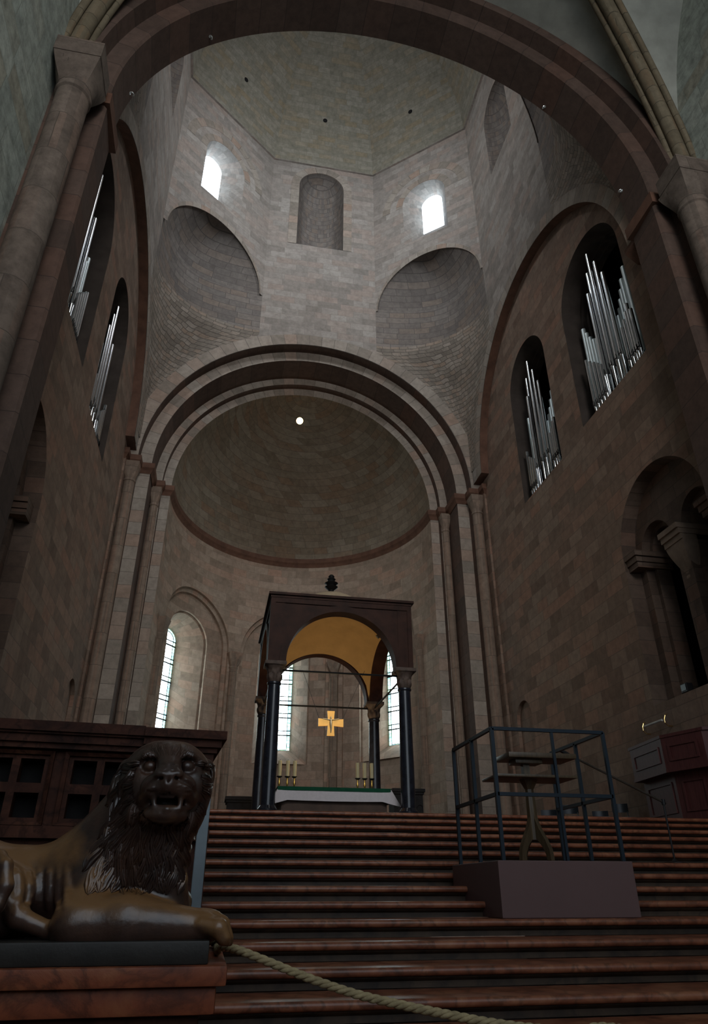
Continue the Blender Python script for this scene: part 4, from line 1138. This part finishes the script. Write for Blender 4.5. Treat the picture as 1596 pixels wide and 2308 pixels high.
for p in (A_, B_):
    mb = MB(); mb.tube([p+Vector((.14, 0, -.12)), p+Vector((.06, 0, -.12)), p+Vector((.0, 0, -.06)), p, p+Vector((.03, 0, .07)), p+Vector((.07, 0, .10))], .013, 8); mb.build('arm', M['brass'], wl)
# small floodlight on the sill of the right gallery
fl = thing('floodlight', 'small dark floodlight on the sill of the right hand gallery opening', 'lamp', (8.4, 11.2, 3.15))
pb = atx(1552, 1550, 8.42)
mb = MB(); mb.bbox(8.32, 8.46, pb.y-.09, pb.y+.09, 3.21, 3.37, .01); mb.build('housing', M['black'], fl)
mb = MB(); mb.box(8.312, 8.32, pb.y-.07, pb.y+.07, 3.24, 3.35); mb.build('lens', M['chair'], fl)
mb = MB(); mb.bar((8.39, pb.y, 3.15), (8.39, pb.y, 3.22), .05); mb.build('bracket', M['black'], fl)
# ================================================================== ciborium over the altar
M['cib'] = plain('dark_brown_marble', (.034,.013,.008), .55, var=.4, scale=4, spec=.12)
M['shaftdark'] = plain('polished_dark_marble', (.016,.018,.026), .16, var=.4, scale=6, spec=.6)
M['slate'] = plain('dark_slate', (.018,.017,.018), .75, var=.3, spec=.15)
M['capst'] = plain('capital_stone', (.085,.058,.045), .7, var=.4, scale=14, bump=.3)
M['ochre'] = plain('ochre_plaster', (.46,.29,.12), .8, var=.10, scale=3)
M['cream'] = plain('cream_plaster', (.42,.33,.22), .8, var=.12)
M['iron'] = plain('iron', (.012,.012,.012), .5, .5)
cb = thing('ciborium', 'dark marble canopy on four columns over the altar, ochre inside', 'canopy', (2.23, 14.5, ZF))
cX, yF, yB, hw = 2.23, 13.1, 15.9, 1.27
zc0, zc1, zr, ztp = 3.48, 3.86, 1.07, 5.25
for sx in (-1, 1):
    for y in (yF, yB):
        x = cX+sx*hw
        mb = MB(); mb.lathe([(.13, ZF+.32), (.132, 2.0), (.115, zc0-.05), (.135, zc0-.03), (.135, zc0), (.115, zc0+.01)], (x, y, 0), 28); c = mb.build('column', M['shaftdark'], cb, 40)
        mb = MB(); mb.lathe([(.20, ZF+.1), (.20, ZF+.16), (.165, ZF+.2), (.175, ZF+.27), (.13, ZF+.33)], (x, y, 0), 28); mb.box(x-.22, x+.22, y-.22, y+.22, ZF, ZF+.1); mb.build('column_base', M['shaftdark'], c, 40)
        mb = MB(); rows = []
        for i in range(13):     # leafy capital: lobed bell flaring to a square abacus
            t = i/12; z = zc0+.01+.30*t; row = []
            for k in range(48):
                a = 2*PI*k/48; c_, s_ = math.cos(a), math.sin(a); mm = max(abs(c_), abs(s_))
                q = .115+.075*t*t+.02*math.sin(t*PI*2.0)
                q *= (1+.10*math.cos(8*a+(PI if t > .5 else 0))*math.sin(PI*t)); rr = q*((1-t*.6)+t*.6/mm)
                row.append((x+rr*c_, y+rr*s_, z))
            rows.append(row)
        mb.grid(rows, closed=True); mb.bbox(x-.205, x+.205, y-.205, y+.205, zc0+.31, zc1, .008); mb.build('capital', M['capst'], c, 40)
def cface(fn, half, name, d0, d1, out):
    """one side: wall with round arch, archivolt, frame"""
    inner = half-.19
    arcp = [(inner*math.cos(PI*k/40), zc1+zr*math.sin(PI*k/40)) for k in range(41)]
    ow = half+.16
    prof = [(inner, zc1), (ow, zc1), (ow, ztp-.09), (-ow, ztp-.09), (-ow, zc1), (-inner, zc1)]+arcp[::-1][1:-1]
    mb = MB(); mb.wall(prof, [], fn, d0); mb.wall(prof, [], fn, d1); mb.strip(prof, d0, prof, d1, fn); w = mb.build(name, M['cib'], cb)
    mb = MB(); a2 = [((inner+.13)*math.cos(PI*k/40), zc1+(zr+.12)*math.sin(PI*k/40)) for k in range(41)]
    e = .035*out
    dd = d0 if out < 0 else d1
    mb.strip(arcp, dd, arcp, dd+e, fn, closed=False); mb.strip(arcp, dd+e, a2, dd+e, fn, closed=False); mb.strip(a2, dd+e, a2, dd, fn, closed=False); mb.build('archivolt', M['cib'], w)
    mb = MB()
    for q in ((-ow, ow, ztp-.20, ztp-.10), (-ow, -ow+.09, zc1, ztp-.20), (ow-.09, ow, zc1, ztp-.20)):
        mb.prism([(q[0], q[2]), (q[1], q[2]), (q[1], q[3]), (q[0], q[3])], fn, dd, dd+e*.8)
    mb.build('border', M['cib'], w)
    return w
w1 = cface(lambda s, z, d: Vector((cX+s, yF+d, z)), hw, 'arch_wall', -.13, .13, -1)
w2 = cface(lambda s, z, d: Vector((cX+s, yB+d, z)), hw, 'arch_wall', -.13, .13, 1)
hy_ = (yB-yF)/2; ym = (yB+yF)/2
w3 = cface(lambda s, z, d: Vector((cX-hw+d, ym+s, z)), hy_-.02, 'arch_wall', -.13, .13, -1)
w4 = cface(lambda s, z, d: Vector((cX+hw+d, ym+s, z)), hy_-.02, 'arch_wall', -.13, .13, 1)
mb = MB()
for e, z0, z1 in ((.17, ztp-.10, ztp-.05), (.21, ztp-.05, ztp)):
    x0, x1, y0, y1 = cX-hw-e, cX+hw+e, yF-e, yB+e
    for b_ in ((x0, x1, y0, y0+.3), (x0, x1, y1-.3, y1), (x0, x0+.3, y0+.3, y1-.3), (x1-.3, x1, y0+.3, y1-.3)): mb.box(*b_, z0, z1)
mb.build('cornice', M['cib'], cb)
def sail(off):
    rows = []
    for i in range(33):
        r_ = []
        for j in range(33):
            X, Y = -1+2*i/32, -1+2*j/32
            r_.append(Vector((cX+X*(hw-.13), ym+Y*(hy_-.13), zc1+zr*math.sqrt(max(0, 2-X*X-Y*Y))+off)))
        rows.append(r_)
    return rows
mb = MB(); A, B = sail(.0), sail(.06); mb.grid(A); mb.grid(B)
for i in range(32):
    for q in ((A[0][i], A[0][i+1], B[0][i+1], B[0][i]), (A[32][i], A[32][i+1], B[32][i+1], B[32][i]), (A[i][0], A[i+1][0], B[i+1][0], B[i][0]), (A[i][32], A[i+1][32], B[i+1][32], B[i][32])): mb.add(q, [(0,1,2,3)])
mb.build('vault', M['ochre'], cb, 50)
mb = MB(); mb.lathe([(.0, ztp+.25), (.6, ztp+.2)]+[(.86*math.cos(t), ztp-.03+.70*math.sin(t)) for t in [PI/2*k/12 for k in range(12)]]+[(.0, ztp+.67)], (cX, ym, 0), 40); mb.build('roof', M['cream'], cb, 50)
zf = ztp+.66
mb = MB(); mb.lathe([(.0, zf), (.10, zf), (.07, zf+.05), (.06, zf+.09), (.11, zf+.13), (.15, zf+.17), (.10, zf+.20), (.12, zf+.23), (.155, zf+.26), (.09, zf+.30), (.08, zf+.33), (.10, zf+.36), (.06, zf+.40), (.07, zf+.43), (.04, zf+.47), (.0, zf+.48)], (cX, ym-.05, 0), 16); mb.build('finial', M['iron'], cb, 40)
zt_ = zc1-.13
for a, b_ in (((cX-hw, yF), (cX+hw, yF)), ((cX-hw, yB), (cX+hw, yB)), ((cX+hw, yF), (cX+hw, yB)), ((cX-hw, yF), (cX-hw, yB))):
    mb = MB(); mb.tube([(*a, zt_), (*b_, zt_)], .02, 8); mb.build('tie_rod', M['iron'], cb)
# small spotlight fixed in the canopy
ps = aty(855, 1432, 13.9)
dirv = Vector((-.7, .1, -.6)).normalized(); R_ = dirv.to_track_quat('Z', 'Y').to_matrix()
mb = MB(); mb.lathe([(.0, -.10), (.04, -.10), (.045, .05), (.05, .06), (.0, .061)], ps, 16, M=R_); so_ = mb.build('spotlight', M['grey'], cb, 40); so_['label'] = 'small grey spotlight'
mb = MB(); mb.bar(ps, ps+Vector((.15, .0, .12)), .025); mb.build('bracket', M['iron'], so_)
ld = bpy.data.lights.new('spotlight_beam', 'SPOT'); ld.energy = 120; ld.color = (1, .72, .40); ld.spot_size = math.radians(34); ld.spot_blend = .5; ld.shadow_soft_size = .03
lo_ = bpy.data.objects.new('spotlight_beam', ld); COL.objects.link(lo_); lo_.location = ps+dirv*.12
lo_.rotation_euler = (Vector((2.26, 14.4, 3.06))-ps).to_track_quat('-Z', 'Y').to_euler(); lo_['_w'] = (0,0,0)
ld = bpy.data.lights.new('canopy_uplight', 'AREA'); ld.energy = 30; ld.color = (1, .74, .42); ld.size = .4
lo_ = bpy.data.objects.new('canopy_uplight', ld); COL.objects.link(lo_); lo_.location = (2.23, 15.1, 1.5); lo_.rotation_euler = (math.radians(172), 0, 0)
# ================================================================== altar
M['altar'] = plain('altar_stone', (.075,.045,.032), .7, var=.3, scale=5)
M['linen'] = plain('white_linen', (.62,.58,.60), .9, var=.06, scale=20, spec=.1)
M['green'] = plain('green_cloth', (.012,.075,.04), .9, var=.15, spec=.1)
aY0, aY1, aX0, aX1, aZ = 13.62, 14.75, 1.19, 3.30, 1.69
al = thing('altar', 'brown stone block altar under the canopy', 'altar', (2.23, 14.2, ZF))
mb = MB(); mb.bbox(aX0+.06, aX1-.06, aY0+.06, aY1-.06, ZF, aZ-.07, .015); mb.build('block', M['altar'], al)
mb = MB(); mb.bbox(aX0, aX1, aY0, aY1, aZ-.07, aZ, .012); mb.build('table_slab', M['altar'], al)
cl_ = thing('altar_cloth', 'white linen cloth with green top draped over the altar', 'cloth', (2.23, 14.2, aZ))
mb = MB(); rows = []; NN = 96
def cloth_edge(k):
    """rounded-rectangle outline, per: list of (x,y, corner factor)"""
    P = []
    for i in range(NN):
        t = i/NN*4; s_ = int(t); f = t-s_
        c = [(aX0, aY0), (aX1, aY0), (aX1, aY1), (aX0, aY1)]; a, b = c[s_], c[(s_+1) % 4]
        x, y = a[0]+(b[0]-a[0])*f, a[1]+(b[1]-a[1])*f
        cf = max(0, 1-min(f, 1-f)*14) if s_ in (0, 2) else max(0, 1-min(f, 1-f)*8)
        P.append((x, y, cf, s_, f))
    return P
E_ = cloth_edge(0); cen_ = Vector(((aX0+aX1)/2, (aY0+aY1)/2))
def off(x, y, e): return Vector((x+(e if x > cen_.x else -e)*min(1, abs(x-cen_.x)/(aX1-cen_.x))**6, y+(e if y > cen_.y else -e)*min(1, abs(y-cen_.y)/(aY1-cen_.y))**6, 0))
for z, e in ((aZ+.012, .0), (aZ+.010, .010), (aZ-.02, .018), (aZ-.12, .022), (aZ-.205, .03)):
    row = []
    for x, y, cf, s_, f in E_:
        dz = (aZ-z)/.205 if z < aZ else 0
        ee = e+cf*.13*max(0, dz)+.006*math.sin(f*23+s_)*max(0, dz)
        p = off(x, y, ee); row.append(Vector((p.x, p.y, z-cf*.10*max(0, dz)-.012*math.sin(PI*f)*max(0, dz))))
    rows.append(row)
mb.grid(rows, closed=True); mb.f.append(list(range(NN))); mb.uv.append(None); mb.build('linen', M['linen'], cl_, 60)
mb = MB(); mb.bbox(aX0-.025, aX1+.0, aY0-.03, aY1-.1, aZ+.013, aZ+.026, .003); mb.box(aX0-.025, aX1, aY0-.032, aY0-.024, aZ-.04, aZ+.02); mb.build('green_cover', M['green'], cl_)
# candlesticks
M['wax'] = plain('cream_wax', (.55,.47,.27), .6, var=.08)
M['gold'] = plain('gilt', (.72,.46,.12), .25, 1.0, var=.1)
names = ['leftmost', 'second', 'third', 'fourth', 'fifth', 'rightmost']
first = None
for i, px in enumerate((630, 648, 664, 806, 822, 838)):
    p = aty(px, 1750, 14.25); zt0 = aZ+.026
    lb = f'{names[i]} of six gilt candlesticks with a cream candle on the altar' if i in (0, 5) else f'{names[i]} gilt candlestick with cream candle from the left on the altar'
    if first is None:
        c = thing('candlestick', lb, 'candlestick', (p.x, p.y, zt0), 'candlesticks on the altar'); first = c
        mb = MB(); mb.lathe([(.0, zt0), (.05, zt0), (.05, zt0+.012), (.02, zt0+.03)], (p.x, p.y, 0), 20); mb.build('base', M['gold'], c, 40)
        mb = MB(); mb.lathe([(.018, zt0+.03), (.015, zt0+.1), (.026, zt0+.13), (.015, zt0+.16), (.017, zt0+.235)], (p.x, p.y, 0), 16); mb.build('stem', M['gold'], c, 40)
        mb = MB(); mb.lathe([(.0, zt0+.225), (.02, zt0+.23), (.055, zt0+.25), (.055, zt0+.262), (.0, zt0+.255)], (p.x, p.y, 0), 24); mb.build('drip_dish', M['iron'], c, 40)
        mb = MB(); mb.lathe([(.035, zt0+.256), (.035, zt0+.545), (.028, zt0+.552), (.0, zt0+.545)], (p.x, p.y, 0), 18); cd = mb.build('candle', M['wax'], c, 40)
        mb = MB(); mb.tube([(p.x, p.y, zt0+.545), (p.x, p.y, zt0+.575)], .004, 6); mb.build('wick', M['iron'], cd)
        fx = p.x
    else:
        c = dup(first, (p.x-fx, 0, 0)); c['_w'] = (p.x, p.y, zt0); c['label'] = lb
# hanging cross
hc = thing('hanging_cross', 'golden cross with a small carved figure hanging under the canopy', 'cross', (2.26, 14.4, 3.06))
M['gilt2'] = plain('warm_gilt_panel', (.80,.42,.10), .35, .55, var=.12, scale=5)
M['silver'] = plain('pale_relief', (.75,.62,.38), .35, .6, var=.1)
x, y, z = 2.26, 14.4, 3.06
def flare(w0, w1, l): return [(-w0, 0), (w0, 0), (w1, l), (-w1, l)]
mb = MB()
ws = .062; wt = .078
cr = [(-ws, -ws), (-wt, -.26), (wt, -.26), (ws, -ws), (.26, -wt), (.26, wt), (ws, ws), (wt, .235), (-wt, .235), (-ws, ws), (-.26, wt), (-.26, -wt)]
mb.prism(cr, lambda a, b, d: Vector((x+a, y+d, z+b)), -.02, .02); mb.build('cross_body', M['gilt2'], hc)
mb = MB()
mb.tube([(x, y-.028, z+.115), (x, y-.03, z+.075)], [.018, .02], 10); mb.tube([(x, y-.028, z+.07), (x, y-.03, z+.0), (x, y-.03, z-.05), (x+.005, y-.03, z-.12), (x, y-.028, z-.2)], [.022, .03, .028, .02, .01], 10)
for s_ in (-1, 1): mb.tube([(x, y-.028, z+.055), (x+s_*.08, y-.028, z+.062), (x+s_*.17, y-.026, z+.075)], [.016, .011, .008], 8)
mb.build('figure_relief', M['silver'], hc, 60)
for s_ in (-1, 1):
    mb = MB(); mb.tube([(x+s_*.24, y, z+.07), aty(683 if s_ < 0 else 822, 1512, 14.4)], .004, 5); mb.build('wire', M['iron'], hc)
# dark stone chests either side of the canopy
for (px0, px1, py0), lb in (((508, 582, 1794), 'low dark stone chest with an arcaded front left of the canopy'), ((884, 958, 1776), 'low dark stone chest behind the right hand canopy columns')):
    yy = 17.2; a = aty(px0, py0, yy); b_ = aty(px1, py0, yy); zt0 = a.z
    ch = thing('stone_chest', lb, 'chest', ((a.x+b_.x)/2, yy+.3, ZF), 'dark chests beside the canopy')
    mb = MB(); mb.bbox(a.x+.05, b_.x-.05, yy+.04, yy+.6, ZF, zt0-.08, .01); mb.build('body', M['slate'], ch)
    mb = MB(); mb.bbox(a.x, b_.x, yy-.03, yy+.66, zt0-.08, zt0, .015); mb.bbox(a.x+.025, b_.x-.025, yy, yy+.63, zt0-.13, zt0-.08, .01); mb.build('lid', M['slate'], ch)
    n = 4; wv = (b_.x-a.x-.1)/n
    for i in range(n):
        mb = MB(); c0 = a.x+.05+wv*(i+.5); f = lambda s, z, d: Vector((c0+s, yy+.04-d, z))
        A = [(wv*.42*math.cos(PI*k/16), zt0-.42+wv*.42*math.sin(PI*k/16)) for k in range(17)]; B = [(wv*.34*math.cos(PI*k/16), zt0-.42+wv*.34*math.sin(PI*k/16)) for k in range(17)]
        mb.strip(A, 0, A, .03, f, closed=False); mb.strip(A, .03, B, .03, f, closed=False); mb.strip(B, .03, B, 0, f, closed=False); mb.build('arch_moulding', M['slate'], ch)
# ================================================================== organ pipes in the four upper openings
M['tin'] = plain('polished_tin', (.80,.82,.84), .18, 1.0, var=.05, scale=2)
M['tin2'] = plain('pale_tin', (.78,.86,.86), .42, .75, var=.05, scale=2)
def z7(pts): return [(1060+a/2.978, 480+b/2.978) for a, b in pts]
ORG = [
 dict(n=NICHES[0], c=z7([(785,283),(788,410),(793,548),(836,330),(830,375),(888,402),(882,435)]), cr=.060,
      fl=z7([(778,992),(803,1000),(828,1006),(853,1012),(878,1020)]), bl=z7([(757,788),(781,812),(806,838),(830,852),(850,846)]),
      br=z7([(1000,695),(1008,645),(1012,585),(1015,520),(1018,450),(1028,365)]), fr=z7([(1020,772),(1034,720),(1044,665),(1047,612),(1080,640),(1110,690)])),
 dict(n=NICHES[1], c=z7([(383,1000),(378,1115),(385,1235),(418,1055),(415,1090),(455,1128),(452,1160)]), cr=.052,
      fl=z7([(365,1625),(380,1635),(397,1640),(412,1645),(428,1652)]), bl=z7([(357,1435),(374,1460),(390,1482),(405,1500),(420,1515)]),
      br=z7([(528,1400),(534,1355),(540,1310),(545,1255),(549,1195)]), fr=z7([(535,1480),(545,1440),(553,1400),(561,1368),(572,1400)]))]
labs = {('r', 0): 'organ pipes in the nearer tall opening high on the right wall', ('r', 1): 'organ pipes in the farther narrow opening high on the right wall',
        ('l', 0): 'organ pipes in the nearer tall opening high on the left wall', ('l', 1): 'organ pipes in the farther narrow opening high on the left wall'}
for side in 'rl':
    for oi, D in enumerate(ORG):
        nc, nz, nh, ns = D['n']; xf = XR+.20; 
        fx = (lambda x: x) if side == 'r' else mirx
        og = thing('organ', labs[side, oi], 'organ', (fx(xf), nc, nz), 'organ cases in the wall openings')
        lim = nh-.31
        def pipe(px, py, xoff, r, mat, foot, zmouth=None, spread=None):
            P = atx(px, py, xf+xoff); y = max(nc-lim, min(nc+lim, P.y)); x = fx(xf+xoff); zt0 = min(P.z, ns+math.sqrt(max(0, (nh-.2)**2-(y-nc)**2))-.05)
            z0 = nz+.03; zm_ = z0+foot
            mb = MB(); mb.lathe([(r, zm_), (r, zt0), (r*.9, zt0), (r*.9, zt0-.3)], (x, y, 0), 16); o = mb.build('pipe', M[mat], og, 50)
            mb = MB(); mb.lathe([(r*.28, z0), (r*.9, zm_-.02), (r*1.04, zm_-.01), (r*1.04, zm_+.01), (r, zm_+.012)], (x, y, 0), 16); mb.build('pipe_foot', M[mat], o, 50)
            sx = -1 if side == 'r' else 1
            mb = MB(); mb.box(min(x+sx*r*1.02, x+sx*(r*.8)), max(x+sx*r*1.02, x+sx*r*.8), y-r*.55, y+r*.55, zm_+.04, zm_+.07); mb.bar((x+sx*r*.95, y-r*.8, zm_+.02), (x+sx*r*1.15, y-r*.8, zm_+.16), .012); mb.bar((x+sx*r*.95, y+r*.8, zm_+.02), (x+sx*r*1.15, y+r*.8, zm_+.16), .012); mb.build('pipe_mouth', M['iron'], o)
        for k, (px, py) in enumerate(D['c']): pipe(px, py, .10 if k in (1, 4, 6) else 0, D['cr'], 'tin', .75)
        for px, py in D['fl']: pipe(px, py, -.07, .042, 'tin', .22)
        for px, py in D['fr']: pipe(px, py, -.07, .045, 'tin', .30)
        for px, py in D['bl']: pipe(px, py, .16, .062, 'tin2', .4)
        for px, py in D['br']: pipe(px, py, .30, .075, 'tin2', .4)
        mb = MB(); xs = sorted((fx(xf-.12), fx(xf+.5))); mb.box(xs[0], xs[1], nc-nh+.23, nc+nh-.23, nz+.004, nz+.035); mb.build('wind_chest', M['dark'], og)
# small steel anchors on the great arches
M['zinc'] = plain('bright_zinc', (.75,.80,.80), .3, .8)
bvf = None
tg = [('small steel anchor at the left on the underside of the front arch', 293, 210), ('small steel anchor left of the crown of the front arch', 473, 82), ('small steel anchor on the right haunch of the front arch', 1228, 240), ('small steel anchor at the right foot of the front arch', 1402, 430)]
deps = bpy.context.evaluated_depsgraph_get()
bv = BVHTree.FromPolygons([v.co.copy() for v in WF.data.vertices], [list(p.vertices) for p in WF.data.polygons])
for lb, px, py in tg:
    d = ray(px, py).normalized(); loc, nr, _, _ = bv.ray_cast(Vector((0,0,0)), d)
    if loc is None: continue
    if nr.dot(d) > 0: nr = -nr
    R_ = nr.to_track_quat('Z', 'Y').to_matrix()
    a = thing('hanging_hook', lb, 'anchor', loc, 'steel anchors on the front arch')
    mb = MB(); mb.lathe([(.03, .0), (.03, .01), (.0, .011)], loc, 14, M=R_); mb.build('plate', M['zinc'], a)
    mb = MB(); u = R_ @ Vector((1,0,0)); mb.tube([loc+nr*.01+(u*math.cos(t)+nr*(1+math.sin(t)))*.032 for t in [2*PI*k/16 for k in range(13)]], .014, 8); mb.build('hook', M['zinc'], a)
# ================================================================== camera, light, lift
cam = bpy.data.cameras.new('camera'); co = bpy.data.objects.new('camera', cam); COL.objects.link(co); SC.camera = co
cam.sensor_fit = 'VERTICAL'; cam.sensor_height = 36.0; cam.sensor_width = 24.0
cam.lens = FPX/2308*36.0; cam.clip_start = .05; cam.clip_end = 200
mw = Matrix((RGT, UPV, -FWD)).transposed().to_4x4(); co.matrix_world = mw
w = bpy.data.worlds.new('daylight'); SC.world = w; w.use_nodes = True
bg = w.node_tree.nodes['Background']; bg.inputs[0].default_value = (.80,.90,1.0,1); bg.inputs[1].default_value = WORLD
wl_ = bpy.data.lights.new('west_fill_light', 'AREA'); wl_.energy = WEST_FILL; wl_.shape = 'DISK'; wl_.size = 5.0; wl_.spread = math.radians(72); wl_.color = (1.0, .95, .90)  # added fill light at the unseen west end, brightens east wall and apse
wo = bpy.data.objects.new('west_fill_light', wl_); COL.objects.link(wo); wo.location = (2.4, -7.4, 13.0); wo.rotation_euler = (Vector((2.3, 22, 9.5))-Vector((2.4, -7.4, 13.0))).to_track_quat('-Z', 'Y').to_euler()
for o in list(bpy.data.objects):
    if '_w' in o: del o['_w']
    if o.parent is None: o.location.z += EYE
SC.view_settings.view_transform = 'Standard'; SC.view_settings.look = 'None'; SC.view_settings.gamma = 1.0
SC.view_settings.use_curve_mapping = False
SC.view_settings.exposure = EXPO
SC.render.engine = 'CYCLES'
SC.cycles.use_denoising = True; SC.cycles.max_bounces = 8; SC.cycles.diffuse_bounces = 6; SC.cycles.glossy_bounces = 4
SC.cycles.sample_clamp_indirect = 8.0
bpy.context.view_layer.update()
